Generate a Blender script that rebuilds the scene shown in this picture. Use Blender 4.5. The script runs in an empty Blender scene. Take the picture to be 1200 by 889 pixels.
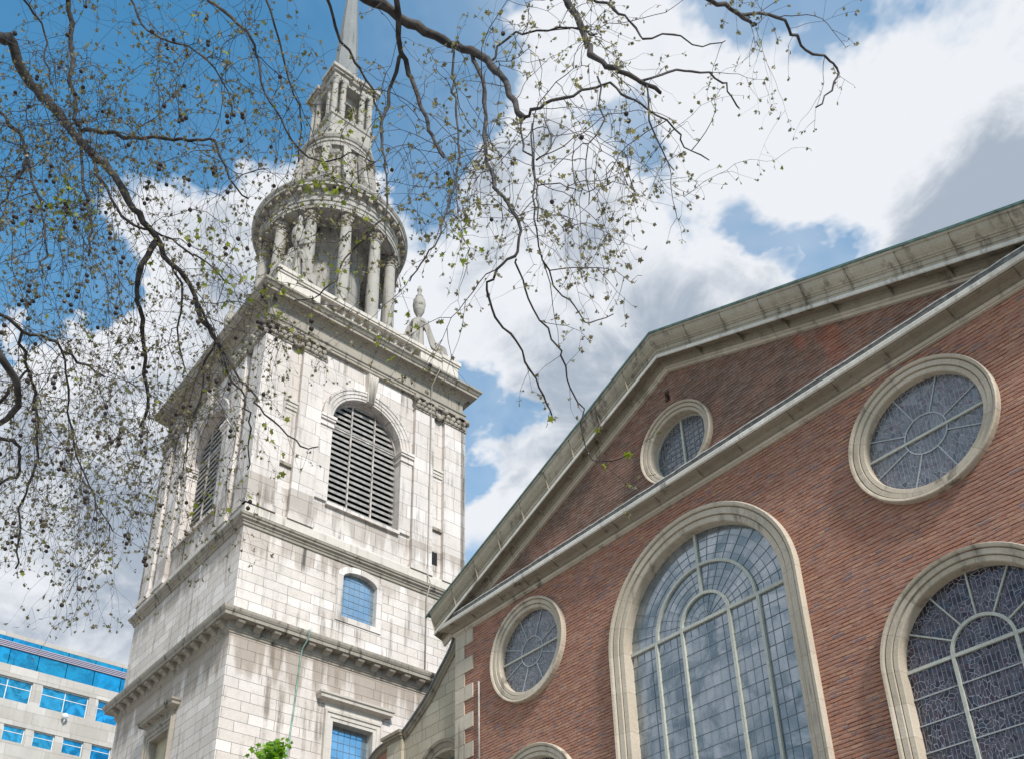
import bpy, bmesh, math, random
from mathutils import Vector, Matrix
from mathutils.geometry import tessellate_polygon
random.seed(11)
PI = math.pi
SC = bpy.context.scene
COL = SC.collection

# ------------------------------------------------------------------ camera
# photograph is 1200 x 889; the lens was shifted (keystone-corrected phone picture)
FOC, CX, CY, YAW, PITCH = 1197.17, -52.24, 294.85, -0.91485, 0.49300
GROUND = -1.6                                   # camera stands at z = 0, eye height 1.6 m
def basis():
    cy, sy, cp, sp = math.cos(YAW), math.sin(YAW), math.cos(PITCH), math.sin(PITCH)
    F = Vector((sy*cp, cy*cp, sp)); R = Vector((cy, -sy, 0)); U = R.cross(F)
    return R, U, F
CR, CU, CF = basis()
def ray(u, v):
    return CF + CR*((u-600-CX)/FOC) - CU*((v-444.5-CY)/FOC)
cam = bpy.data.cameras.new('camera'); co = bpy.data.objects.new('camera', cam); COL.objects.link(co)
co.matrix_world = Matrix((( CR.x, CU.x, -CF.x, 0), (CR.y, CU.y, -CF.y, 0), (CR.z, CU.z, -CF.z, 0), (0, 0, 0, 1)))
cam.sensor_width = 36; cam.lens = FOC/1200*36
cam.shift_x = -CX/1200; cam.shift_y = CY/1200
cam.clip_start = 0.05; cam.clip_end = 5000
SC.camera = co

# ------------------------------------------------------------------ sky, sun, exposure
SUN_DIR = Vector((0.78, -0.17, 0.68)).normalized()
SUN_EL = math.asin(SUN_DIR.z); SUN_AZ = math.atan2(SUN_DIR.x, SUN_DIR.y)
SC.view_settings.view_transform = 'Standard'; SC.view_settings.look = 'None'
SC.view_settings.exposure = 0.40; SC.view_settings.gamma = 1
sl = bpy.data.lights.new('sun', 'SUN'); sl.energy = 3.7; sl.angle = math.radians(6); sl.color = (1.0, 0.95, 0.88)
so = bpy.data.objects.new('sun', sl); COL.objects.link(so)
so.rotation_euler = SUN_DIR.to_track_quat('Z', 'Y').to_euler()

class G:
    """tiny node-graph helper"""
    def __init__(s, nt): s.nt = nt; s.n = nt.nodes; s.l = nt.links
    def node(s, t, **kw):
        n = s.n.new(t)
        for k, v in kw.items(): setattr(n, k, v)
        return n
    def put(s, sock, val):
        if val is None: return
        if hasattr(val, 'is_output'): s.l.new(val, sock)
        elif isinstance(val, (tuple, list)) and len(val) == 3 and sock.type == 'RGBA': sock.default_value = (*val, 1)
        else: sock.default_value = val
    def math(s, op, a, b=None, c=None, clamp=False):
        n = s.node('ShaderNodeMath', operation=op); n.use_clamp = clamp
        s.put(n.inputs[0], a); s.put(n.inputs[1], b); s.put(n.inputs[2], c); return n.outputs[0]
    def vmath(s, op, a, b=None):
        n = s.node('ShaderNodeVectorMath', operation=op); s.put(n.inputs[0], a); s.put(n.inputs[1], b)
        return n.outputs['Value'] if op in ('DOT_PRODUCT', 'LENGTH') else n.outputs[0]
    def mix(s, f, a, b, mode='MIX'):
        n = s.node('ShaderNodeMix', data_type='RGBA', blend_type=mode)
        s.put(n.inputs[0], f); s.put(n.inputs[6], a); s.put(n.inputs[7], b); return n.outputs[2]
    def mapr(s, v, a, b, c=0.0, d=1.0, smooth=True):
        n = s.node('ShaderNodeMapRange'); n.interpolation_type = 'SMOOTHSTEP' if smooth else 'LINEAR'
        s.put(n.inputs[0], v); n.inputs[1].default_value = a; n.inputs[2].default_value = b
        n.inputs[3].default_value = c; n.inputs[4].default_value = d; return n.outputs[0]
    def noise(s, vec, scale, detail=4, rough=.55, dist=0.0, out=0):
        n = s.node('ShaderNodeTexNoise'); s.put(n.inputs['Vector'], vec); n.inputs['Scale'].default_value = scale
        n.inputs['Detail'].default_value = detail; n.inputs['Roughness'].default_value = rough
        n.inputs['Distortion'].default_value = dist; return n.outputs[out]
    def sep(s, v):
        n = s.node('ShaderNodeSeparateXYZ'); s.put(n.inputs[0], v); return n.outputs
    def comb(s, x, y, z=0.0):
        n = s.node('ShaderNodeCombineXYZ'); s.put(n.inputs[0], x); s.put(n.inputs[1], y); s.put(n.inputs[2], z); return n.outputs[0]
    def scale(s, v, x, y, z):
        n = s.node('ShaderNodeMapping'); s.put(n.inputs[0], v); n.inputs['Scale'].default_value = (x, y, z); return n.outputs[0]
    def bump(s, h, strength, dist=.02, normal=None):
        n = s.node('ShaderNodeBump'); n.inputs['Strength'].default_value = strength; n.inputs['Distance'].default_value = dist
        s.put(n.inputs['Height'], h); s.put(n.inputs['Normal'], normal); return n.outputs[0]

def make_world():
    w = bpy.data.worlds.new('World'); SC.world = w; w.use_nodes = True
    g = G(w.node_tree); g.n.clear()
    sky = g.node('ShaderNodeTexSky', sky_type='NISHITA'); sky.sun_disc = False
    sky.sun_elevation = SUN_EL; sky.sun_rotation = SUN_AZ; sky.ozone_density = 3.0; sky.air_density = 1.0; sky.dust_density = .3
    d = g.node('ShaderNodeTexCoord').outputs['Generated']
    ds = g.scale(d, 1, 1, 1.7)
    n1 = g.noise(ds, 2.6, 9, .56, .35)
    wv = g.noise(ds, 3.0, 6, .6, 0, 1)
    dw = g.vmath('NORMALIZE', g.vmath('ADD', d, g.vmath('MULTIPLY', g.vmath('SUBTRACT', wv, (.5, .5, .5)), (.42, .42, .42))))
    bias = None
    # gaps of blue (negative) and banks of cloud (positive): direction, angular size, weight
    spots = [((60, 60), 15, -.42), ((40, 230), 8, -.28), ((250, 70), 12, -.36), ((180, 140), 7, -.2), ((420, 60), 7, -.28), ((110, 480), 7, -.26), ((10, 400), 5, -.12),
             ((575, 513), 3.2, -.50), ((835, 225), 3.2, -.36), ((735, 120), 3.0, -.14), ((1050, 20), 6, -.30), ((940, 20), 5, -.30), ((740, 200), 3, -.2), ((905, 285), 2.4, -.34),
             ((1000, 292), 2.4, -.36), ((500, 90), 3.5, -.16), ((190, 370), 7, .60), ((290, 390), 6.5, .5), ((95, 340), 4, .40), ((320, 250), 3.5, .3), ((60, 455), 3.5, .40), ((480, 200), 5, .25), ((960, 170), 5, .28), ((1030, 110), 4, .20), ((60, 460), 4, .12), ((90, 660), 9, .55), ((20, 600), 6, .2), ((1090, 150), 9, .26), ((650, 330), 10, .26), ((620, 40), 4, .22), ((70, 760), 5, .15)]
    for (u, v), ang, wgt in spots:
        c = ray(u, v).normalized()
        dt = g.vmath('DOT_PRODUCT', dw, tuple(c))
        b = g.mapr(dt, math.cos(math.radians(ang*1.5)), math.cos(math.radians(ang*.1)), 0, wgt, False)
        bias = b if bias is None else g.math('ADD', bias, b)
    dens = g.math('ADD', g.math('ADD', g.math('MULTIPLY', g.math('SUBTRACT', n1, .5), 1.25), .52), bias)
    mask = g.mapr(dens, .36, .60)
    n2 = g.noise(ds, 3.4, 7, .55, .3)
    veil = g.mapr(g.noise(ds, 1.7, 5, .6, .6), .38, .70, .0, .42)
    vb = g.mapr(g.vmath('DOT_PRODUCT', d, tuple(ray(0, 0).normalized())), math.cos(math.radians(22)), 1.0, 1.0, .10)
    mask = g.math('MAXIMUM', mask, g.math('MULTIPLY', g.math('ADD', veil, .12), vb))
    shade = g.math('SUBTRACT', g.math('MULTIPLY', n2, 1.5), .25)
    for (u, v), ang, wgt in [((1180, 232), 6, -.24), ((1080, 110), 6, .12), ((1190, 70), 5, .14), ((980, 200), 4, .10), ((670, 370), 8, -.10), ((580, 600), 6, -.10), ((560, 420), 5, -.08), ((900, 140), 8, .12), ((150, 290), 7, .12), ((110, 600), 4, .12), ((650, 80), 6, .12)]:
        c = ray(u, v).normalized()
        b = g.mapr(g.vmath('DOT_PRODUCT', d, tuple(c)), math.cos(math.radians(ang*1.3)), 1.0, 0, wgt)
        shade = g.math('ADD', shade, b)
    n3 = g.noise(ds, 8.0, 8, .62, .5)
    shade = g.math('ADD', shade, g.math('MULTIPLY', g.math('SUBTRACT', n3, .5), 1.25))
    rim = g.mapr(dens, .45, .8, .10, -.06)
    shade = g.math('ADD', shade, rim)
    cloud = g.mix(g.mapr(shade, .20, .60), (3.1, 3.6, 4.3), (6.5, 6.7, 7.05))
    blue = g.mix(1.0, sky.outputs[0], (SKY_TINT[0], SKY_TINT[1], SKY_TINT[2]), 'MULTIPLY')
    c = g.mix(mask, blue, cloud)
    bg = g.node('ShaderNodeBackground'); bg.inputs[1].default_value = .10
    g.l.new(c, bg.inputs[0]); out = g.node('ShaderNodeOutputWorld'); g.l.new(bg.outputs[0], out.inputs[0])
SKY_TINT = (.74, 1.80, 1.84)
make_world()

# ------------------------------------------------------------------ materials
def mat(name):
    m = bpy.data.materials.new(name); m.use_nodes = True; g = G(m.node_tree)
    return m, g, g.n['Principled BSDF']
def attr(g, name):
    return g.node('ShaderNodeAttribute', attribute_name=name).outputs['Fac']
def ocoord(g): return g.node('ShaderNodeTexCoord').outputs['Object']

def stone(name, base, dark, grime=.5, ashlar=None, streak=None, rough=.85, tone=.22, lichen=0.0):
    """weathered stone; ashlar=(w,h) draws block joints, streak=[(ztop, length, amount)] run-off stains below ledges"""
    m, g, p = mat(name); o = ocoord(g); x, y, z = g.sep(o)
    big = g.noise(o, .55, 5, .6); mid = g.noise(o, 3.5, 6, .65); fine = g.noise(o, 30, 4, .65)
    rn = attr(g, 'rnd')
    col = g.mix(g.mapr(big, .3, .7), base, tuple(b*.82 for b in base))
    col = g.mix(g.math('MULTIPLY', rn, tone*2), col, tuple(b*.62 for b in (base[0], base[1]*.97, base[2]*.90)))
    h = g.math('MULTIPLY', fine, .35)
    if ashlar:
        u = g.math('ADD', x, y)
        b = g.node('ShaderNodeTexBrick'); b.offset = .5; b.squash = 1.35; b.squash_frequency = 3; b.offset_frequency = 2
        wob = g.math('MULTIPLY', g.math('SUBTRACT', g.noise(o, 1.3, 2), .5), .012)
        g.put(b.inputs['Vector'], g.comb(u, g.math('ADD', z, wob), 0))
        b.inputs['Scale'].default_value = 1; b.inputs['Mortar Size'].default_value = .0085; b.inputs['Mortar Smooth'].default_value = .3
        b.inputs['Brick Width'].default_value = ashlar[0]; b.inputs['Row Height'].default_value = ashlar[1]
        b.inputs['Color1'].default_value = (0, 0, 0, 1); b.inputs['Color2'].default_value = (1, 1, 1, 1); b.inputs['Bias'].default_value = 0
        b.inputs['Mortar'].default_value = (.5, .5, .5, 1)
        per = b.outputs['Color']; joint = b.outputs['Fac']
        col = g.mix(g.mapr(per, .15, 1.0, 0, .42), col, tuple(q*.66 for q in (base[0], base[1]*.96, base[2]*.88)))
        col = g.mix(g.mapr(per, .0, .18, .35, 0), col, tuple(min(.85, q*1.25) for q in base))
        col = g.mix(g.math('MULTIPLY', joint, .85), col, tuple(q*.55 for q in dark))
        h = g.math('SUBTRACT', h, g.math('MULTIPLY', joint, .9))
    vs = g.noise(g.scale(o, 2.6, 2.6, .16), 1.6, 5, .62)
    gr = g.math('MULTIPLY', g.math('MULTIPLY', g.mapr(vs, .49, .70), g.mapr(g.noise(o, .8, 4, .65), .40, .62, .15, 1.0)), grime)
    blot = g.mapr(g.noise(o, 1.7, 6, .72, .6), .58, .72, 0, grime*.55)
    col = g.mix(blot, col, tuple(.65*a+.35*b for a, b in zip(dark, base))); col = g.mix(gr, col, dark)
    sp = g.math('MULTIPLY', g.mapr(mid, .56, .74), grime*.8)
    col = g.mix(sp, col, tuple(.5*(a+b) for a, b in zip(dark, base)))
    if streak:
        s2 = g.noise(g.scale(o, 1.5, 1.5, .05), 1.25, 4, .55)
        for zt, ln, am in streak:
            f = g.mapr(z, zt-ln, zt, 0, 1, False)
            f = g.math('MULTIPLY', f, g.mapr(z, zt, zt+.02, 1, 0, False))
            k = g.math('MULTIPLY', g.mapr(g.math('ADD', s2, g.math('MULTIPLY', f, .22)), .52, .64), g.mapr(f, 0, .35))
            col = g.mix(g.math('MULTIPLY', k, am), col, (dark[0]*1.05, dark[1]*.9, dark[2]*.72))
            k2 = g.math('MULTIPLY', g.mapr(s2, .66, .74), g.mapr(f, .1, .5))
            col = g.mix(g.math('MULTIPLY', k2, .8), col, (.03, .03, .03))
    if lichen:
        li = g.mapr(g.noise(o, 2.2, 5, .7), .62, .72, 0, lichen); col = g.mix(li, col, (.16, .17, .07))
    ft = g.mapr(fine, .3, .7, .86, 1.10, False)
    col = g.mix(1.0, col, g.comb(ft, ft, ft), 'MULTIPLY')
    g.put(p.inputs['Base Color'], col); p.inputs['Roughness'].default_value = rough
    p.inputs['Specular IOR Level'].default_value = .25
    h = g.math('ADD', h, g.math('MULTIPLY', mid, .8))
    g.put(p.inputs['Normal'], g.bump(h, .55, .02))
    return m

M = {}
M['ashlar'] = stone('portland_ashlar', (.71, .645, .605), (.17, .142, .115), .80, (.92, .36), [(15.55, 1.7, .55), (19.75, 1.2, .40)], tone=.1)
M['ashlar_up'] = stone('portland_belfry', (.69, .63, .595), (.16, .138, .12), .85, (.95, .62), [(22.0, 1.4, .4)], tone=.15)
M['portland'] = stone('portland_trim', (.64, .59, .535), (.17, .145, .12), .75, tone=.25)
M['cornice'] = stone('portland_cornice', (.37, .33, .28), (.05, .043, .035), 1.2, tone=.25, lichen=.25)  # base darkened and grime raised for shade in the mouldings, besides real dirt
M['steeple'] = stone('portland_steeple', (.42, .395, .36), (.055, .05, .045), 1.15, tone=.25)  # darker base and heavier grime carry crevice shade in the colour
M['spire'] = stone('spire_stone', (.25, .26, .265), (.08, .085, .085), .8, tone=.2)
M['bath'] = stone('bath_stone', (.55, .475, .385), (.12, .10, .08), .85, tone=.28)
M['bath_dark'] = stone('bath_stone_shaded_weathered', (.29, .245, .19), (.07, .058, .044), .95, tone=.30, lichen=.2)  # bath stone darkened for soffit shade, along with real dirt and lichen
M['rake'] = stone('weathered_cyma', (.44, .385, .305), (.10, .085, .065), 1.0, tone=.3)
M['link'] = stone('link_wall_stone', (.46, .40, .31), (.22, .18, .13), .5, (.62, .34), tone=.2)
M['office'] = stone('office_stone', (.50, .47, .44), (.28, .25, .22), .5, (2.1, .9), tone=.15)

def brickwork():
    m, g, p = mat('brickwork'); o = ocoord(g); x, y, z = g.sep(o)
    u = g.math('ADD', x, g.math('MULTIPLY', y, 1.0))
    wob = g.math('MULTIPLY', g.math('SUBTRACT', g.noise(o, 2.0, 3), .5), .03)
    wob2 = g.math('MULTIPLY', g.math('SUBTRACT', g.noise(o, 9.0, 2), .5), .022)
    zz = g.math('ADD', z, g.math('ADD', wob, g.math('MULTIPLY', wob2, .5)))
    b = g.node('ShaderNodeTexBrick'); b.offset = .5; b.squash = .55; b.squash_frequency = 2
    g.put(b.inputs['Vector'], g.comb(g.math('ADD', u, wob2), zz, 0))
    for k, v in (('Scale', 1), ('Mortar Size', .005), ('Mortar Smooth', .6), ('Brick Width', .23), ('Row Height', .078), ('Bias', 0)): b.inputs[k].default_value = v
    b.inputs['Color1'].default_value = (0, 0, 0, 1); b.inputs['Color2'].default_value = (1, 1, 1, 1); b.inputs['Mortar'].default_value = (.5, .5, .5, 1)
    per, joint = b.outputs['Color'], b.outputs['Fac']
    fr = g.math('FRACT', g.math('DIVIDE', zz, .078))
    jit = g.math('MULTIPLY', g.math('SUBTRACT', g.noise(g.scale(o, 4.2, 4.2, 12.8), 1.0, 2, .5), .5), .34)
    fr = g.math('FRACT', g.math('ADD', fr, jit))
    lowj = g.math('MAXIMUM', g.mapr(fr, .0, .24, 1, 0), g.mapr(fr, .90, 1.0, 0, 1))
    highj = g.math('MULTIPLY', g.mapr(fr, .66, .80), g.mapr(fr, .86, .93, 1, 0))
    r = g.node('ShaderNodeValToRGB'); cr = r.color_ramp
    for e in list(cr.elements)[1:]: cr.elements.remove(e)
    cr.elements[0].position = 0; cr.elements[0].color = (.22, .14, .135, 1)
    for pos, c in ((.12, (.325, .155, .11)), (.4, (.375, .178, .122)), (.6, (.33, .155, .108)), (.82, (.41, .19, .125)), (1, (.45, .25, .165))):
        e = cr.elements.new(pos); e.color = (*c, 1)
    g.put(r.inputs[0], per); col = r.outputs[0]
    big = g.noise(o, .42, 5, .6, .5)
    col = g.mix(g.mapr(big, .40, .70, 0, .35), col, (.25, .135, .105))
    warm = g.noise(o, .9, 4, .6); col = g.mix(g.mapr(warm, .60, .78, 0, .35), col, (.40, .15, .09))
    pale = g.noise(g.scale(o, 1.2, 1.2, 2.2), 3.2, 5, .7); col = g.mix(g.mapr(pale, .57, .75, 0, .42), col, (.40, .27, .21))
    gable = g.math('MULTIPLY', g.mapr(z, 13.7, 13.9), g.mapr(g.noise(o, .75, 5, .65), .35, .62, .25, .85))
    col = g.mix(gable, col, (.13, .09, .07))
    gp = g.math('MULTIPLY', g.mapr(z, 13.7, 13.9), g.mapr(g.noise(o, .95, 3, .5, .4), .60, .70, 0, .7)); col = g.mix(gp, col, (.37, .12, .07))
    soot = g.mapr(g.noise(o, 11, 5, .75), .55, .74, 0, .7); col = g.mix(soot, col, (.09, .06, .06))
    joint_var = g.math('ADD', g.math('MULTIPLY', g.noise(g.scale(o, 2.2, 2.2, 7.0), 1.6, 5, .7), .8), g.math('MULTIPLY', per, .2))
    bed_shade = g.math('MULTIPLY', lowj, g.mapr(joint_var, .42, .66, .0, .85)); arris_light = g.math('MULTIPLY', highj, g.mapr(joint_var, .36, .60, .70, .0))
    col = g.mix(g.math('MULTIPLY', joint, g.mapr(joint_var, .40, .60, .85, .55)), col, g.mix(g.mapr(joint_var, .45, .6), (.36, .27, .23), (.12, .075, .065)))
    col = g.mix(arris_light, col, (.46, .35, .29)); col = g.mix(bed_shade, col, (.10, .062, .054))  # lit upper arrises and shadow under each course, painted into the colour
    g.put(p.inputs['Base Color'], col); p.inputs['Roughness'].default_value = .9; p.inputs['Specular IOR Level'].default_value = .2
    h = g.math('SUBTRACT', g.math('ADD', g.math('MULTIPLY', per, .5), g.math('MULTIPLY', g.noise(o, 38, 4, .65), .6)), g.math('MULTIPLY', g.math('MULTIPLY', lowj, g.mapr(joint_var, .38, .62, .25, 1.0)), 1.3))
    g.put(p.inputs['Normal'], g.bump(h, 1.0, .03)); return m
M['brick'] = brickwork()

def flat(name, c, rough=.6, metal=0.0, var=.25, scale=8, spec=.4):
    m, g, p = mat(name); o = ocoord(g); n = g.noise(o, scale, 5, .6)
    col = g.mix(g.mapr(n, .3, .7), tuple(q*(1-var) for q in c), tuple(q*(1+var*.6) for q in c))
    g.put(p.inputs['Base Color'], col); p.inputs['Roughness'].default_value = rough; p.inputs['Metallic'].default_value = metal
    p.inputs['Specular IOR Level'].default_value = spec
    g.put(p.inputs['Normal'], g.bump(n, .15, .01)); return m
M['copper'] = flat('verdigris_copper', (.10, .17, .145), .6, 0, .4, 5)
M['lead'] = flat('lead_sheet', (.10, .105, .11), .5, 0, .3, 6)
M['flash'] = flat('lead_flashing', (.13, .125, .115), .55, 0, .5, 9)
M['lip'] = stone('washed_stone_lip', (.70, .66, .60), (.14, .12, .10), .75, tone=.2)
M['edge'] = flat('flashing_edge', (.55, .54, .51), .5, 0, .3, 9)
M['slate'] = flat('slate', (.07, .075, .08), .6, 0, .3, 3)
M['iron'] = flat('painted_iron_bars', (.42, .42, .37), .6, 0, .15, 20)
M['came'] = flat('lead_cames', (.17, .20, .23), .5, 0, .2, 30)
M['came_pale'] = flat('pale_lead_cames', (.36, .38, .40), .5, 0, .2, 30)
M['louvre'] = flat('grey_louvre_boards', (.29, .275, .26), .7, 0, .3, 6)
M['rust'] = flat('rusty_frame', (.42, .37, .34), .8, 0, .5, 2.5)
M['dark'] = flat('dark_interior', (.012, .012, .014), .9, 0, .1)
M['verdi'] = flat('copper_strip', (.20, .31, .27), .6, 0, .4, 3)
M['pipe'] = flat('grey_pipe', (.36, .33, .29), .6, 0, .2, 6)
M['board'] = flat('stone_infill_panel', (.46, .40, .28), .8, 0, .15, 2)
M['paving'] = flat('paving', (.34, .32, .29), .9, 0, .3, 1.2)
M['white_metal'] = flat('white_frame', (.62, .62, .62), .4, 0, .08)
M['lamp_glass'] = flat('lamp_globe', (.75, .78, .8), .2, 0, .05)
M['stripe'] = flat('louvre_stripe', (.33, .30, .38), .5, 0, .1)

def glass(name, c1, c2, metal, rough, wob=.10, stained=0.0):
    """old leaded glass: each pane carries its own 'rnd', tint and slight tilt; stained adds an irregular lead pattern"""
    m, g, p = mat(name); o = ocoord(g); rn = attr(g, 'rnd')
    n = g.noise(o, 7, 4, .6)
    col = g.mix(g.math('ADD', g.math('MULTIPLY', rn, .34), g.mapr(g.noise(o, .9, 4, .65, 1.2), .38, .62, 0, .66), None, True), c1, c2)  # broad noise paints blotches of reflection into the glass colour
    h = g.math('MULTIPLY', n, 1.0)
    if stained:
        x, y, z = g.sep(o); v0 = g.comb(x, z, 0)
        v0 = g.vmath('MULTIPLY', v0, g.mix(g.mapr(g.noise(v0, 1.9, 2), .48, .52), (1.5, .62, 1), (.95, 1.1, 1)))
        dist = g.vmath('ADD', v0, g.vmath('MULTIPLY', g.noise(v0, 5, 2, .5, 0, 1), (.10, .10, 0)))
        vr = g.node('ShaderNodeTexVoronoi', voronoi_dimensions='2D', feature='DISTANCE_TO_EDGE'); g.put(vr.inputs['Vector'], dist); vr.inputs['Scale'].default_value = stained
        vc = g.node('ShaderNodeTexVoronoi', voronoi_dimensions='2D', feature='F1'); g.put(vc.inputs['Vector'], dist); vc.inputs['Scale'].default_value = stained
        cell = g.sep(vc.outputs['Color'])
        col = g.mix(cell[0], c1, c2); col = g.mix(g.mapr(cell[1], .90, .93, 0, .35), col, (.13, .06, .09)); col = g.mix(g.mapr(cell[2], .90, .93, 0, .35), col, (.06, .10, .15))
        line = g.mapr(vr.outputs[0], .02, .085, 1, 0)
        br = g.node('ShaderNodeTexBrick'); br.offset = .5; g.put(br.inputs['Vector'], g.comb(z, x, 0)); br.inputs['Scale'].default_value = 1
        br.inputs['Brick Width'].default_value = .30; br.inputs['Row Height'].default_value = .075; br.inputs['Mortar Size'].default_value = .004
        zone = g.mapr(g.noise(v0, 1.4, 2), .50, .52)
        line = g.mix(zone, line, br.outputs['Fac'])
        ln = g.sep(line)[0]
        col = g.mix(g.math('MULTIPLY', ln, .75), col, (.34, .33, .37))
        g.put(p.inputs['Metallic'], g.math('MULTIPLY', g.math('SUBTRACT', 1.0, ln), metal))
        h = g.math('ADD', g.math('MULTIPLY', cell[0], 1.2), g.math('MULTIPLY', ln, 1.2))
    else: p.inputs['Metallic'].default_value = metal
    g.put(p.inputs['Base Color'], col)
    g.put(p.inputs['Roughness'], g.mapr(n, .3, .7, rough*.7, rough*1.6))
    g.put(p.inputs['Normal'], g.bump(h, wob, .02)); return m
M['glass_main'] = glass('leaded_glass', (.14, .19, .225), (.42, .445, .47), .75, .16, .16)
M['glass_stain'] = glass('stained_glass', (.035, .033, .042), (.10, .09, .105), .70, .2, .25, 12.0)
M['glass_oval'] = glass('round_window_glass', (.11, .113, .12), (.205, .21, .22), .70, .2, .25, 11.0)
M['glass_sky'] = glass('tower_glass', (.30, .43, .54), (.46, .57, .66), .85, .12, .06)  # blue of the reflected sky is put into the glass tint
M['glass_office'] = glass('office_glass', (.015, .15, .25), (.07, .47, .70), .85, .04, .01)
M['glass_strip'] = glass('office_strip_glass', (.03, .22, .34), (.04, .42, .62), .85, .04, .01)

def bark():
    m, g, p = mat('bark'); o = ocoord(g); n = g.noise(o, 14, 5, .6)
    col = g.mix(g.mapr(n, .35, .65), (.016, .013, .013), (.065, .055, .05))
    g.put(p.inputs['Base Color'], col); p.inputs['Roughness'].default_value = .85; g.put(p.inputs['Normal'], g.bump(n, .5, .01)); return m
M['bark'] = bark()
M['twig'] = flat('twig_bark', (.055, .043, .052), .8, 0, .3, 20)
M['ball'] = flat('seed_ball', (.045, .032, .028), .9, 0, .4, 120)
def leafmat(name, c1, c2):
    m, g, p = mat(name); rn = attr(g, 'rnd'); col = g.mix(rn, c1, c2)
    g.put(p.inputs['Base Color'], col); p.inputs['Roughness'].default_value = .5
    t = g.node('ShaderNodeBsdfTranslucent'); g.put(t.inputs[0], g.mix(1.0, col, (1.5, 1.6, .8), 'MULTIPLY'))
    mx = g.node('ShaderNodeMixShader'); mx.inputs[0].default_value = .45
    g.l.new(p.outputs[0], mx.inputs[1]); g.l.new(t.outputs[0], mx.inputs[2]); g.l.new(mx.outputs[0], g.n['Material Output'].inputs[0]); return m
M['leaf_dull'] = leafmat('unfolding_leaf', (.11, .09, .06), (.22, .19, .11))
M['leaf_green'] = leafmat('young_green_leaf', (.13, .16, .02), (.28, .29, .04))
M['leaf_bush'] = leafmat('shrub_leaf', (.10, .22, .015), (.22, .38, .03))

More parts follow.
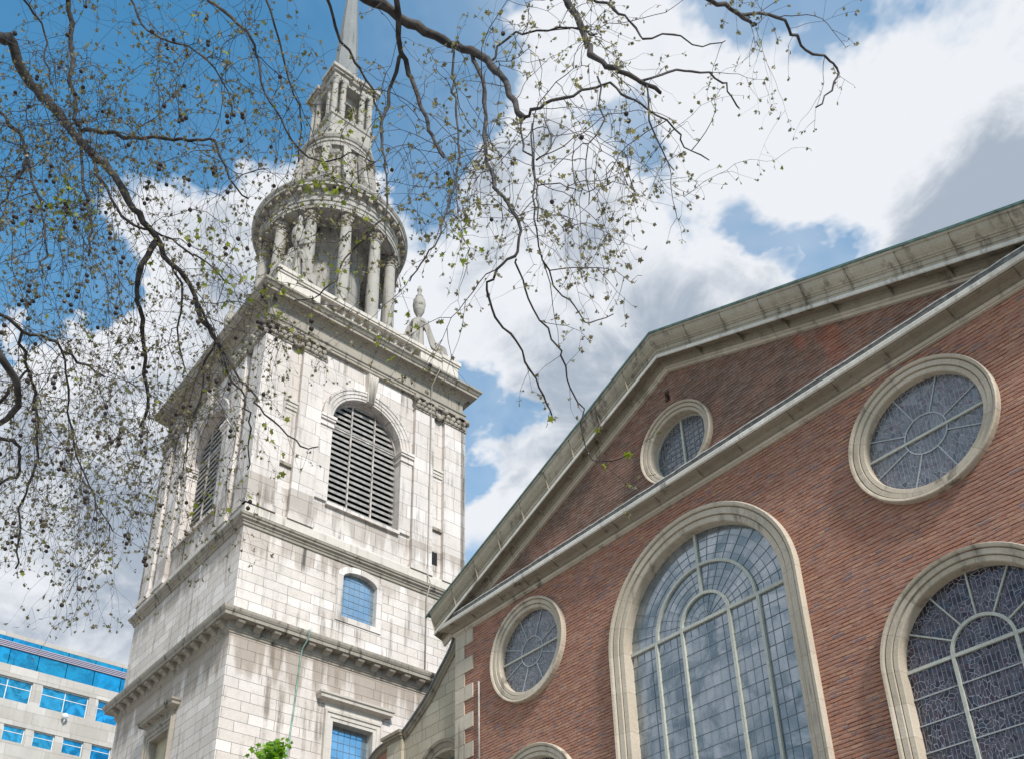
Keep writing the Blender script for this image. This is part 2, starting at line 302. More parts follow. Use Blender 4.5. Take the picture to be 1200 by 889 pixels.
# ------------------------------------------------------------------ mesh builder
class MB:
    def __init__(s, xf=None): s.v = []; s.f = []; s.r = []; s.s = []; s.xf = xf
    def add(s, vs, fs, rnd=None, smooth=False):
        o = len(s.v); rnd = random.random() if rnd is None else rnd
        for v in vs: s.v.append(tuple(s.xf(*v)) if s.xf else tuple(v))
        for f in fs: s.f.append(tuple(i+o for i in f)); s.r.append(rnd); s.s.append(smooth)
    def box(s, a0, a1, b0, b1, c0, c1, rnd=None):
        s.add([(a0,b0,c0),(a1,b0,c0),(a1,b1,c0),(a0,b1,c0),(a0,b0,c1),(a1,b0,c1),(a1,b1,c1),(a0,b1,c1)],
              [(0,3,2,1),(4,5,6,7),(0,1,5,4),(1,2,6,5),(2,3,7,6),(3,0,4,7)], rnd)
    def grid(s, rows, closed=False, rnd=None, smooth=False, caps=False):
        n = len(rows[0]); vs = [p for r in rows for p in r]; fs = []
        for i in range(len(rows)-1):
            for j in range(n if closed else n-1):
                k = (j+1) % n; fs.append((i*n+j, i*n+k, (i+1)*n+k, (i+1)*n+j))
        if caps: fs.append(tuple(range(n-1, -1, -1))); fs.append(tuple((len(rows)-1)*n+j for j in range(n)))
        s.add(vs, fs, rnd, smooth)
    def lathe(s, prof, n=32, cx=0, cy=0, rnd=None, smooth=True, a0=0.0):
        # profile of (r, z); sharp profile steps stay crisp because every band is its own strip
        for (r0, z0), (r1, z1) in zip(prof, prof[1:]):
            rows = [[(cx+r*math.cos(a0+2*PI*i/n), cy+r*math.sin(a0+2*PI*i/n), z) for i in range(n)] for r, z in ((r0, z0), (r1, z1))]
            s.grid(rows, True, .4 if rnd is None else rnd, smooth)
    def squares(s, prof, hx, hy, cap=True, rnd=.4):
        rows = [[((hx+o)*a, (hy+o)*b, z) for a, b in ((1,-1),(1,1),(-1,1),(-1,-1))] for o, z in prof]
        s.grid(rows, True, rnd)
        if cap: s.add(rows[-1], [(0,1,2,3)], rnd); s.add(rows[0], [(3,2,1,0)], rnd)
    def tube(s, pts, rad, n=5, rnd=None, cap=True):
        pts = [Vector(p) for p in pts]; rows = []
        t = (pts[1]-pts[0]).normalized(); a = t.orthogonal().normalized()
        for i, p in enumerate(pts):
            t2 = (pts[min(i+1, len(pts)-1)]-pts[max(i-1, 0)])
            t2 = t2.normalized() if t2.length > 1e-9 else t
            a = (a-t2*a.dot(t2)); a = a.normalized() if a.length > 1e-6 else t2.orthogonal().normalized()
            b = t2.cross(a); r = rad[i] if isinstance(rad, (list, tuple)) else rad
            rows.append([tuple(p+(a*math.cos(2*PI*j/n)+b*math.sin(2*PI*j/n))*r) for j in range(n)])
        s.grid(rows, True, rnd, n > 4, caps=cap)
    def blob(s, c, r, rnd=None, seg=6, jit=.15, sq=(1,1,1)):
        rows = []
        for i in range(1, seg):
            th = PI*i/seg; rows.append([(c[0]+sq[0]*r*math.sin(th)*math.cos(2*PI*j/(seg+2))*(1+random.uniform(-jit,jit)),
                c[1]+sq[1]*r*math.sin(th)*math.sin(2*PI*j/(seg+2))*(1+random.uniform(-jit,jit)), c[2]+sq[2]*r*math.cos(th)) for j in range(seg+2)])
        s.grid(rows, True, rnd, True, caps=True)
    def poly(s, loops, fn, rnd=.4):
        """filled polygon with holes; loops of 2-D points, fn maps (a,b) to a vertex"""
        flatp = [p for l in loops for p in l]
        tris = tessellate_polygon([[Vector((p[0], p[1], 0)) for p in l] for l in loops])
        s.add([fn(*p) for p in flatp], [tuple(t) for t in tris], rnd)
    def build(s, name, material, parent=None, recalc=True, **props):
        me = bpy.data.meshes.new(name); me.from_pydata(s.v, [], s.f)
        at = me.attributes.new('rnd', 'FLOAT', 'FACE'); at.data.foreach_set('value', s.r)
        me.polygons.foreach_set('use_smooth', s.s)
        me.materials.append(material)
        if recalc:
            bm = bmesh.new(); bm.from_mesh(me); bmesh.ops.recalc_face_normals(bm, faces=bm.faces); bm.to_mesh(me); bm.free()
        o = bpy.data.objects.new(name, me); COL.objects.link(o)
        if parent: o.parent = parent
        for k, v in props.items(): o[k] = v
        return o
def thing(name, label, cat, loc=(0,0,0), rotz=0.0, group=None):
    o = bpy.data.objects.new(name, None); COL.objects.link(o); o.location = loc; o.rotation_euler = (0,0,rotz)
    o['label'] = label; o['category'] = cat
    if group: o['group'] = group
    return o
def copy_part(src, parent, loc=None, rotz=None):
    c = src.copy(); COL.objects.link(c); c.parent = parent
    if loc is not None: c.location = loc
    if rotz is not None: c.rotation_euler = (0, 0, rotz)
    for ch in list(src.children): copy_part(ch, c)
    return c

# arch helpers in wall coordinates (t along, z up): centre c, radius R, foot z0, springing zs
def arch_loop(c, R, z0, zs, n=40, rise=None):
    pts = [(c-R, z0)]
    k = 1.0 if rise is None else rise/R
    for i in range(n+1):
        a = PI-PI*i/n; pts.append((c+R*math.cos(a), zs+R*k*math.sin(a)))
    pts.append((c+R, z0)); return pts
def surround(mb, prof, c, R, z0, zs, n0, blocks=.62, nv=9, gap=.002):
    """moulded stone ring round an arched opening, one piece per stone; prof of (outward, projection)"""
    def piece(path):
        rows = [[(t+nt*r, n0+n, z+nz*r) for r, n in prof] for t, z, nt, nz in path]
        mb.grid(rows, False, None, False)
        for row in (rows[0], rows[-1]): mb.add(row, [tuple(range(len(row)))], .5)
    nb = max(1, round((zs-z0)/blocks)); hb = (zs-z0)/nb
    for sgn in (-1, 1):
        for i in range(nb): piece([(c+sgn*R, z0+i*hb+gap, sgn, 0), (c+sgn*R, z0+(i+1)*hb-gap, sgn, 0)])
    da = PI/nv; ga = gap/R
    for i in range(nv):
        piece([(c+R*math.cos(a), zs+R*math.sin(a), math.cos(a), math.sin(a)) for a in [i*da+ga+(da-2*ga)*k/6 for k in range(7)]])
def ring_surround(mb, prof, c, zc, R, n0, nv=12, gap=.002, off=.2):
    da = 2*PI/nv; ga = gap/R
    for i in range(nv):
        rows = [[(c+math.cos(a)*(R+r), n0+n, zc+math.sin(a)*(R+r)) for r, n in prof] for a in [off+i*da+ga+(da-2*ga)*k/6 for k in range(7)]]
        mb.grid(rows, False, None, False)
        for row in (rows[0], rows[-1]): mb.add(row, [tuple(range(len(row)))], .5)
def wbar(mb, p, q, n0, w, d, rnd=.5):
    """straight glazing bar between two wall points, standing from n0 to n0+d"""
    (t0, z0), (t1, z1) = p, q; L = math.hypot(t1-t0, z1-z0)
    a, b = -(z1-z0)/L*w/2, (t1-t0)/L*w/2
    c = [(t0+a, z0+b), (t1+a, z1+b), (t1-a, z1-b), (t0-a, z0-b)]
    mb.add([(t, n0, z) for t, z in c]+[(t, n0+d, z) for t, z in c], [(0,1,2,3),(7,6,5,4),(0,4,5,1),(1,5,6,2),(2,6,7,3),(3,7,4,0)], rnd)
def arcbar(mb, c, zc, R, n0, w, d, a0=0, a1=PI, n=32):
    rows = []
    for i in range(n+1):
        a = a0+(a1-a0)*i/n; ca, sa = math.cos(a), math.sin(a)
        rows.append([(c+ca*(R-w/2), n0, zc+sa*(R-w/2)), (c+ca*(R-w/2), n0+d, zc+sa*(R-w/2)), (c+ca*(R+w/2), n0+d, zc+sa*(R+w/2)), (c+ca*(R+w/2), n0, zc+sa*(R+w/2))])
    mb.grid(rows, True, .5, False)
def pane(mb, pts, n0, tilt=.0045):
    """one pane of glass, very slightly out of plane like old leaded glass"""
    a, b = random.gauss(0, tilt), random.gauss(0, tilt)
    ct = sum(p[0] for p in pts)/len(pts); cz = sum(p[1] for p in pts)/len(pts)
    mb.add([(t, n0+a*(t-ct)+b*(z-cz), z) for t, z in pts], [tuple(range(len(pts)))])

# ------------------------------------------------------------------ ground
g_ = MB(); g_.add([(-3000,-3000,GROUND),(3000,-3000,GROUND),(3000,3000,GROUND),(-3000,3000,GROUND)], [(0,1,2,3)])
g_.build('ground', M['paving'], kind='structure')

# ------------------------------------------------------------------ brick church
FY, FX, XL, XR = 15.16, -11.80, -20.17, -3.43       # west front plane, centre line, corners
fx = lambda t, n, z: (t, FY-n, z)                   # wall coordinates of the west front
church = thing('brick_church', 'red brick church front with stone pediment and tall arched windows', 'church', (0,0,0))
ZB = GROUND
za0 = 16.98+.06; sl_ = .415
# openings (centre, R, foot, spring) and rounds (centre, z, R)
ARCH = [(FX, 2.14, 1.0, 10.33), (FX+5.377, 1.355, 1.6, 7.52), (FX-5.377, 1.355, 1.6, 7.52)]
ROUND = [(FX+5.377, 11.76, 1.125), (FX-5.377, 11.76, 1.125)]
GW = (FX, 14.87, .83)
def circ(c, z, R, n=48): return [(c+R*math.cos(2*PI*i/n), z+R*math.sin(2*PI*i/n)) for i in range(n)]
w = MB(fx)
holes = [arch_loop(*a) for a in ARCH]+[circ(*r) for r in ROUND]+[circ(*GW)]
slit = [(-12.0, 16.20), (-11.86, 16.20), (-11.86, 16.52), (-12.0, 16.52)]
outer = [(XL, ZB), (XR, ZB), (XR, 13.6), (FX, za0+.1), (XL, 13.6)]
w.poly([outer]+holes+[slit], lambda a, b: (a, 0, b))
for h in holes+[slit]:
    w.grid([[(a, 0, b) for a, b in h], [(a, -.55, b) for a, b in h]], True, .4)
for xx in (XL, XR): w.add([(xx, 0, ZB), (xx, -26, ZB), (xx, -26, 13.6), (xx, 0, 13.6)], [(0,1,2,3)], .4)
w.poly([[(XL, ZB), (XR, ZB), (XR, 13.6), (FX, za0), (XL, 13.6)]], lambda a, b: (a, -26, b))
w.build('wall', M['brick'], church)
w = MB(fx); w.add([(slit[i][0], -.5, slit[i][1]) for i in range(4)], [(0,1,2,3)]); w.build('vent_slot', M['dark'], church)

# quoins, alternately long and short, standing proud of the brick
q = MB(fx); z = 13.36; i = 0
while z > ZB+.3:
    hq = .43 if i % 2 == 0 else .40; L = .74 if i % 2 == 0 else .37
    dz = .006
    q.box(XL-.03, XL+L+random.uniform(-.01,.01), -(.72 if i % 2 else .38), .035, z-hq+dz, z-dz)
    z -= hq; i += 1
q.build('quoins', M['bath'], church)

# horizontal cornice: lead flashing, lip, raked soffit, bed mould; returns round both corners
def straight(prof, x0, x1, mb, piece=1.15, ret=1.2):
    """moulding along the west front with mitred returns; prof of (projection, z)"""
    xs = [x0]; 
    while xs[-1] < x1-piece*1.4: xs.append(xs[-1]+piece*random.uniform(.85, 1.15))
    xs.append(x1)
    for k in range(len(xs)-1):
        a, b = xs[k]+(.0012 if k else 0), xs[k+1]-(.0012 if k < len(xs)-2 else 0)
        r0 = [(a-(p if k == 0 else 0), p, z) for p, z in prof]; r1 = [(b+(p if k == len(xs)-2 else 0), p, z) for p, z in prof]
        mb.grid([r0, r1], False, None)
        if k: mb.add(r0, [tuple(range(len(r0)))], .5)
        if k < len(xs)-2: mb.add(r1, [tuple(range(len(r1)))], .5)
        if k == 0: mb.grid([r0, [(x0-p, -ret, z) for p, z in prof]], False, None); mb.add([(x0-p, -ret, z) for p, z in prof], [tuple(range(len(prof)))], .5)
        if k == len(xs)-2: mb.grid([r1, [(x1+p, -ret, z) for p, z in prof]], False, None); mb.add([(x1+p, -ret, z) for p, z in prof], [tuple(range(len(prof)))], .5)
c_ = MB(fx)
straight([(.085, 13.462), (.135, 13.48), (.14, 13.51), (.18, 13.54), (.32, 13.575), (.33, 13.60), (.36, 13.605)], XL, XR, c_)
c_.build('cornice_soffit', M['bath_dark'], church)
c_ = MB(fx); straight([(.0, 13.352), (.055, 13.357), (.06, 13.385), (.09, 13.39), (.095, 13.455), (.06, 13.465)], XL, XR, c_); c_.build('cornice_bed_mould', M['bath'], church)
c_ = MB(fx)
straight([(.361, 13.60), (.40, 13.615), (.405, 13.70), (.375, 13.74), (.0, 13.80)], XL, XR, c_, 1.15)
c_.build('cornice_lip', M['lip'], church)
c_ = MB(fx); rows = [[(x, n, z) for n, z in ((.33, 13.752), (.335, 13.80), (.335, 13.875), (.30, 13.895), (.0, 13.94))] for x in [XL-.33+i*.2 for i in range(int((XR-XL+.66)/.2)+2)]]
for r in rows: 
    j = random.uniform(-.006, .006)
    for k in range(len(r)): r[k] = (r[k][0], r[k][1]+(j if k else 0), r[k][2]+j)
c_.grid(rows, False, .5); c_.build('cornice_flashing', M['flash'], church)
c_ = MB(fx); c_.grid([[(r[2][0], r[2][1]+a, r[2][2]+b) for a, b in ((.002, -.002), (.014, .0), (.014, .020), (-.03, .026))] for r in rows], False, .5); c_.build('flashing_edge', M['edge'], church)

# raking cornice, mitred at the apex
def rake(prof, mb, pieces=9, x_end=None):
    """prof of (projection, height below the roof line at the apex)"""
    xe = XL-.55
    ztop = 17.93
    for sgn in (-1, 1):
        xs = [FX+sgn*(FX-xe)*i/pieces*(1) for i in range(pieces+1)]
        for k in range(pieces):
            a = xs[k]+sgn*(.0012 if k else 0); b = xs[k+1]-sgn*.0012
            r0 = [(a, p, ztop+d-sl_*abs(a-FX)) for p, d in prof]; r1 = [(b, p, ztop+d-sl_*abs(b-FX)) for p, d in prof]
            mb.grid([r0, r1], False, None); mb.add(r1, [tuple(range(len(r1)))], .5)
            if k: mb.add(r0, [tuple(range(len(r0)))], .5)
c_ = MB(fx); rake([(.56, -.03), (.555, -.085), (.53, -.09), (.525, -.15), (.50, -.22), (.455, -.28), (.425, -.31), (.42, -.345), (.395, -.35), (.395, -.39), (.37, -.395), (.375, -.50), (.36, -.505), (.36, -.54), (.385, -.56), (.385, -.63)], c_)
c_.build('raking_cyma', M['rake'], church)
c_ = MB(fx); rake([(.387, -.60), (.41, -.61), (.41, -.69), (.39, -.70)], c_, 11); c_.build('raking_lip', M['lip'], church)
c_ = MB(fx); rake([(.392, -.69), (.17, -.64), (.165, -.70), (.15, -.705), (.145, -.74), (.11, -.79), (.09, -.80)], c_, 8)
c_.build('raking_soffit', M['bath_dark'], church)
c_ = MB(fx); rake([(.10, -.795), (.105, -.855), (.075, -.86), (.07, -.925), (.0, -.93)], c_, 8); c_.build('raking_bed_mould', M['bath'], church)
c_ = MB(fx)
for sgn in (-1, 1):
    rows = [[(FX+sgn*d, p, 17.93+h-sl_*d) for p, h in ((.53, -.028), (.585, -.03), (.59, .02), (.50, .035), (-.3, .05))] for d in [i*.4*.991 for i in range(24)]]
    for r in rows:
        j = random.uniform(-.004, .004)
        for k in range(5): r[k] = (r[k][0], r[k][1], r[k][2]+j)
    c_.grid(rows, False, .5)
c_.build('copper_verge', M['copper'], church)
r_ = MB(fx)
for sgn in (-1, 1):
    r_.grid([[(FX, .1, 17.95), (FX, -26.5, 17.95)], [(FX+sgn*9.0, .1, 17.95-sl_*9.0), (FX+sgn*9.0, -26.5, 17.95-sl_*9.0)]], False, .5)
r_.build('roof', M['slate'], church)

SUR = [(-.02, -.36), (-.02, .02), (.0, .04), (.115, .05), (.12, .022), (.14, .022), (.145, .085), (.285, .09), (.29, .055), (.312, .055), (.317, .12), (.34, .135), (.395, .145), (.42, .12), (.42, -.02)]
def sur(k, depth): return [(r*k, (n if i else -depth)) for i, (r, n) in enumerate(SUR)]
# central window
def central():
    c, R, z0, zs = ARCH[0]; s = MB(fx); surround(s, sur(.92, .30), c, R, z0, zs, 0, .95, 11); win = s.build('arched_window', M['bath'], church, label='tall central arched window of plain leaded panes')
    gl = MB(fx); ld = MB(fx); N = -.22
    xs = [-2.18, -1.37, -.63, .63, 1.37, 2.18]; cols = [4, 4, 6, 4, 4]
    for a, b, n in zip(xs, xs[1:], cols):
        zc = zs; row = 0
        while zc > z0:
            hh = .305; z2 = max(z0, zc-hh)
            for k in range(n):
                t0, t1 = c+a+(b-a)*k/n, c+a+(b-a)*(k+1)/n
                pane(gl, [(t0, z2), (t1, z2), (t1, zc), (t0, zc)], N)
            zc = z2; row += 1
        for k in range(1, n): wbar(ld, (c+a+(b-a)*k/n, z0), (c+a+(b-a)*k/n, zs), N-.004, .008, .014)
    zc = zs
    while zc > z0: zc -= .305; wbar(ld, (c-2.16, zc), (c+2.16, zc), N-.004, .009, .015)
    radii = [0.04, .22, .42, .63, .80, .97, 1.14, 1.33, 1.52, 1.71, 1.90, 2.20]
    nr = [10, 10, 10, 16, 16, 16, 16, 20, 20, 20, 20]
    for (r0, r1), n in zip(zip(radii, radii[1:]), nr):
        for k in range(n):
            a0, a1 = PI*k/n, PI*(k+1)/n; am = (a0+a1)/2
            P = lambda r, a: (c+r*math.cos(a), zs+r*math.sin(a))
            pane(gl, [P(r0, a0), P(r1, a0), P(r1, am), P(r1, a1), P(r0, a1), P(r0, am)], N)
        arcbar(ld, c, zs, r1, N-.004, .008, .014)
        for k in range(1, n): a = PI*k/n; wbar(ld, (c+r0*math.cos(a), zs+r0*math.sin(a)), (c+r1*math.cos(a), zs+r1*math.sin(a)), N-.004, .008, .015)
    gl.build('glass', M['glass_main'], win, recalc=False); ld.build('lead_strips', M['came'], win)
    b = MB(fx)
    for x in xs[1:-1]: wbar(b, (c+x, z0), (c+x, zs), N-.01, .065, .07)
    wbar(b, (c-2.15, zs), (c+2.15, zs), N-.01, .075, .065)
    for r in (.63, 1.33): arcbar(b, c, zs, r, N-.01, .065, .068)
    wbar(b, (c, zs+.63), (c, zs+2.15), N-.01, .06, .064)
    b.build('glazing_bars', M['iron'], win)
central()
def side_window(i, lab):
    c, R, z0, zs = ARCH[i]; s = MB(fx); surround(s, sur(.67, .30), c, R, z0, zs, 0, .62, 7); win = s.build('arched_window', M['bath'], church, label=lab)
    N = -.20; gl = MB(fx); gl.poly([arch_loop(c, R+.06, z0, zs)], lambda a, b: (a, N, b)); gl.build('glass', M['glass_stain'], win)
    b = MB(fx); 
    for x in (-.52, .52): wbar(b, (c+x, z0), (c+x, zs), N-.01, .055, .06)
    wbar(b, (c-R-.02, zs), (c+R+.02, zs), N-.01, .06, .055); arcbar(b, c, zs, .52, N-.01, .055, .058)
    for k in range(1, 6):
        a = PI*k/6
        if k == 3: a = PI/2
        wbar(b, (c+.52*math.cos(a), zs+.52*math.sin(a)), (c+(R+.03)*math.cos(a), zs+(R+.03)*math.sin(a)), N-.01, .026, .045)
    b.build('glazing_bars', M['iron'], win)
    ld = MB(fx); z = zs-.5
    while z > z0: wbar(ld, (c-R, z), (c+R, z), N-.004, .02, .03); z -= .47
    ld.build('saddle_bars', M['came_pale'], win)
side_window(1, 'arched stained glass window at right'); side_window(2, 'arched window low at left')
def round_window(i, lab):
    c, zc, R = ROUND[i]; s = MB(fx); ring_surround(s, sur(.65, .26), c, zc, R, 0, 12); win = s.build('round_window', M['bath'], church, label=lab)
    N = -.13; gl = MB(fx); gl.poly([circ(c, zc, R+.04)], lambda a, b: (a, N, b)); gl.build('glass', M['glass_oval'], win)
    b = MB(fx); wbar(b, (c-R, zc-.02), (c+R, zc-.02), N-.01, .045, .05); b.build('glazing_bars', M['iron'], win)
    ld = MB(fx); arcbar(ld, c, zc, .40, N-.004, .022, .025, 0, 2*PI)
    for k in range(8):
        a = 2*PI*(k+.5)/8; wbar(ld, (c+.41*math.cos(a), zc+.41*math.sin(a)), (c+R*math.cos(a), zc+R*math.sin(a)), N-.004, .02, .024)
    ld.build('saddle_bars', M['came_pale'], win)
round_window(0, 'large round window at right'); round_window(1, 'round window near the quoined corner')
def gable_window():
    c, zc, R = GW; s = MB(fx); ring_surround(s, sur(.51, .36), c, zc, R, 0, 8); win = s.build('round_window', M['bath'], church, label='small round window in the pediment')
    N = -.25; gl = MB(fx); ld = MB(fx); n = 12; d = 2*(R+.04)/n
    for i in range(n):
        for j in range(n):
            t, z = c-R-.04+i*d, zc-R-.04+j*d
            if math.hypot(t+d/2-c, z+d/2-zc) < R+.12: pane(gl, [(t, z), (t+d, z), (t+d, z+d), (t, z+d)], N)
    for i in range(1, n):
        o = -R-.04+i*d; h = math.sqrt(max(0, (R+.04)**2-o*o))
        wbar(ld, (c+o, zc-h), (c+o, zc+h), N-.004, .010, .016); wbar(ld, (c-h, zc+o), (c+h, zc+o), N-.004, .010, .017)
    gl.build('glass', M['glass_oval'], win, recalc=False); ld.build('lead_strips', M['came'], win)
    b = MB(fx); wbar(b, (c, zc-R-.02), (c, zc+R+.02), N-.01, .05, .06); arcbar(b, c, zc, R+.0, N-.01, .06, .055, 0, 2*PI, 48); b.build('glazing_bars', M['iron'], win)
gable_window()
p_ = MB(fx)
for a, b in ((11.6, 9.0), (8.93, 5.0)): p_.tube([(XL+1.03, .05, b), (XL+1.03, .05, a)], .026, 8)
p_.tube([(XL+1.03, .05, 8.92), (XL+1.03, .05, 9.01)], .035, 8); p_.build('conduit_pipe', M['pipe'], church)

# ------------------------------------------------------------------ link wall with the sweeping scroll coping
lw = thing('link_wall', 'pale stone link wall with sweeping curved coping beside the brick corner', 'wall', (0,0,0))
ly = lambda t, n, z: (t, FY+.15-n, z)
curve = [(XL-.02, 13.75), (-20.45, 13.28), (-20.72, 12.98), (-21.17, 12.57), (-21.65, 12.11), (-22.2, 11.75), (-22.62, 11.50), (-22.86, 11.40)]
b_ = MB(ly)
hole = arch_loop(-21.0, .95, 6.5, 9.62, 30, .62)
b_.poly([[(XL-.01, ZB), (XL-.01, curve[0][1])]+[(a, z-.02) for a, z in curve[1:]]+[(-22.86, ZB)], hole], lambda a, b: (a, 0, b))
b_.grid([[(a, 0, b) for a, b in hole], [(a, -.45, b) for a, b in hole]], True, .4)
b_.grid([[(a, 0, z-.02) for a, z in curve], [(a, -.8, z-.02) for a, z in curve]], False, .4)
b_.build('wall', M['link'], lw)
b_ = MB(ly); b_.poly([hole], lambda a, b: (a, -.42, b)); b_.build('window_glass', M['glass_sky'], lw)
b_ = MB(ly); surround(b_, [(0, -.4), (0, .03), (.13, .05), (.14, .10), (.22, .12), (.24, .0)], -21.0, .95, 6.5, 9.4, 0, .6, 7); b_.build('window_hood', M['bath_dark'], lw)
def subdiv(pts, n=5):
    out = []
    P = [pts[0]]+pts+[pts[-1]]
    for i in range(1, len(P)-2):
        for k in range(n):
            t = k/n; out.append(tuple(.5*((2*P[i][j])+(-P[i-1][j]+P[i+1][j])*t+(2*P[i-1][j]-5*P[i][j]+4*P[i+1][j]-P[i+2][j])*t*t+(-P[i-1][j]+3*P[i][j]-3*P[i+1][j]+P[i+2][j])*t**3) for j in range(len(pts[0]))))
    out.append(pts[-1]); return out
cs = subdiv(curve)
def coping(cs, prof, name, m):
    b_ = MB(ly); rows = []
    for i, (a, z) in enumerate(cs):
        a2, z2 = cs[min(i+1, len(cs)-1)]; a1, z1 = cs[max(i-1, 0)]; L = math.hypot(a2-a1, z2-z1); nx, nz = (z1-z2)/L*-1, (a2-a1)/L*-1
        if nz < 0: nx, nz = -nx, -nz
        rows.append([(a+nx*h, n, z+nz*h) for n, h in prof])
    b_.grid(rows, False, .5); b_.build(name, m, lw)
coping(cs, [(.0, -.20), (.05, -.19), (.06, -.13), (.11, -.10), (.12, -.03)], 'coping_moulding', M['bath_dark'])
coping(cs, [(.12, -.035), (.155, -.03), (.16, .03), (.0, .05), (-.8, .05)], 'lead_capping', M['lead'])
b_ = MB(ly); b_.box(-23.62, -22.862, -.8, .10, ZB, 11.28, .3); b_.build('pedestal', M['link'], lw)
b_ = MB(ly)
for o, z0, z1 in ((.04, 11.24, 11.30), (.10, 11.303, 11.37), (.15, 11.373, 11.47)): b_.box(-23.62-o, -22.862+o*.4, -.8, .10+o, z0, z1, .7)
b_.build('pedestal_cap', M['bath_dark'], lw)
cs2 = subdiv([(-23.62, 11.36), (-23.9, 11.34), (-24.3, 11.25), (-24.7, 11.0), (-25.05, 10.6), (-25.3, 10.1)])
b_ = MB(ly); b_.poly([[(-23.62, ZB)]+[(a, z-.03) for a, z in cs2]+[(-25.3, ZB)]], lambda a, b: (a, -.05, b)); b_.build('lower_wall', M['brick'], lw)
coping(cs2, [(-.05, -.16), (.03, -.14), (.04, -.05), (.10, -.02)], 'coping_moulding', M['bath_dark'])
coping(cs2, [(.10, -.025), (.14, -.02), (.14, .03), (-.8, .05)], 'lead_capping', M['lead'])

# ------------------------------------------------------------------ church tower
TW = .013; HX, HY = 4.75, 4.80
cor = Vector((-27.644, 11.615, 0)); cen = cor+Matrix.Rotation(TW, 3, 'Z')@Vector((-HX, HY, 0))
tower = thing('church_tower', 'white Portland stone church tower with louvred belfry and columned spire', 'tower', cen, TW)
SIDE = [lambda t, n, z: (n, t, z), lambda t, n, z: (t, -n, z), lambda t, n, z: (-t, n, z), lambda t, n, z: (-n, -t, z)]
H = [HX, HY, HY, HX]                              # centre-to-face distance of each side
T_ = [HY, HX, HX, HY]                             # half-width of each side
# lower shaft with a window opening on each side
b_ = MB()
rect = lambda c, w, z0, z1: [(c-w, z0), (c+w, z0), (c+w, z1), (c-w, z1)]
for k in range(4):
    b_.xf = SIDE[k]; h = rect(0, .82, 8.6, 13.52)
    b_.poly([[(-T_[k], ZB), (T_[k], ZB), (T_[k], 15.62), (-T_[k], 15.62)], h], lambda a, b: (a, H[k], b))
    b_.grid([[(a, H[k], b) for a, b in h], [(a, H[k]-.5, b) for a, b in h]], True, .4)
b_.build('lower_shaft', M['ashlar'], tower)
# modillion cornice
b_ = MB(); b_.squares([(-.02, 15.55), (.03, 15.57), (.035, 15.63), (.075, 15.66), (.08, 15.70), (.10, 15.705), (.10, 15.97), (.36, 15.975), (.37, 15.96), (.42, 15.96), (.425, 16.08), (.45, 16.09), (.49, 16.17), (.50, 16.26), (.46, 16.27), (.05, 16.46), (-.3, 16.5)], HX, HY)
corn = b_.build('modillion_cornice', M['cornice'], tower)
m_ = MB()
rows = [[(t, n, z) for n, z in ((0, .23), (.26, .23), (.27, .18), (.24, .12), (.17, .10), (.10, .07), (.05, .015), (0, .0))] for t in (-.125, .125)]
m_.grid(rows, True, .5, False); m_.add(rows[0], [tuple(range(8))]); m_.add(rows[1], [tuple(range(8))])
m_.xf = None
mod0 = None
for k in range(4):
    nm = 15; 
    for i in range(nm):
        t = -T_[k]+.22+(2*T_[k]-.44)*i/(nm-1)
        x, y, _ = SIDE[k](t, H[k]+.098, 0)
        rz = [-PI/2, PI, 0, PI/2][k]
        if mod0 is None: mod0 = m_.build('modillion', M['cornice'], corn); mod0.location = (x, y, 15.735); mod0.rotation_euler = (0, 0, rz)
        else: copy_part(mod0, corn, (x, y, 15.735), rz)
# upper shaft, one arched window on the south face
b_ = MB()
for k in range(4):
    b_.xf = SIDE[k]; d = .03; lo = [(-T_[k]+d, 16.3), (T_[k]-d, 16.3), (T_[k]-d, 19.95), (-T_[k]+d, 19.95)]
    hs = [arch_loop(0, .74, 17.58, 19.18, 16, .34)] if k == 0 else []
    b_.poly([lo]+hs, lambda a, b: (a, H[k]-d, b))
    for h in hs: b_.grid([[(a, H[k]-d, b) for a, b in h], [(a, H[k]-.45, b) for a, b in h]], True, .4)
b_.build('upper_shaft', M['ashlar'], tower)
b_ = MB(); b_.squares([(-.05, 19.74), (.02, 19.76), (.03, 19.84), (.07, 19.87), (.08, 19.93), (.15, 19.97), (.155, 20.03), (.20, 20.06), (.215, 20.13), (.18, 20.15), (.0, 20.27), (-.05, 20.3)], HX, HY)
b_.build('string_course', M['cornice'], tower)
# belfry
BZ0, BZ1 = 20.25, 29.35; BW = .17; AR, AZ0, AZS = 1.62, 22.15, 26.02
b_ = MB()
for k in range(4):
    b_.xf = SIDE[k]; t = T_[k]-BW; h = arch_loop(0, AR, AZ0, AZS, 40)
    b_.poly([[(-t, BZ0), (t, BZ0), (t, BZ1), (-t, BZ1)], h], lambda a, b: (a, H[k]-BW, b))
    b_.grid([[(a, H[k]-BW, b) for a, b in h], [(a, H[k]-BW-.7, b) for a, b in h]], True, .4)
b_.build('belfry_wall', M['ashlar_up'], tower)
b_ = MB(); b_.squares([(-.02, 20.28), (.02, 20.30), (.02, 20.62), (-.01, 20.66), (-.05, 20.72), (-.15, 20.78)], HX, HY, False)
b_.build('belfry_plinth', M['portland'], tower)
PIL = [(-4.77, -3.72), (-3.16, -2.20), (2.20, 3.16), (3.72, 4.77)]
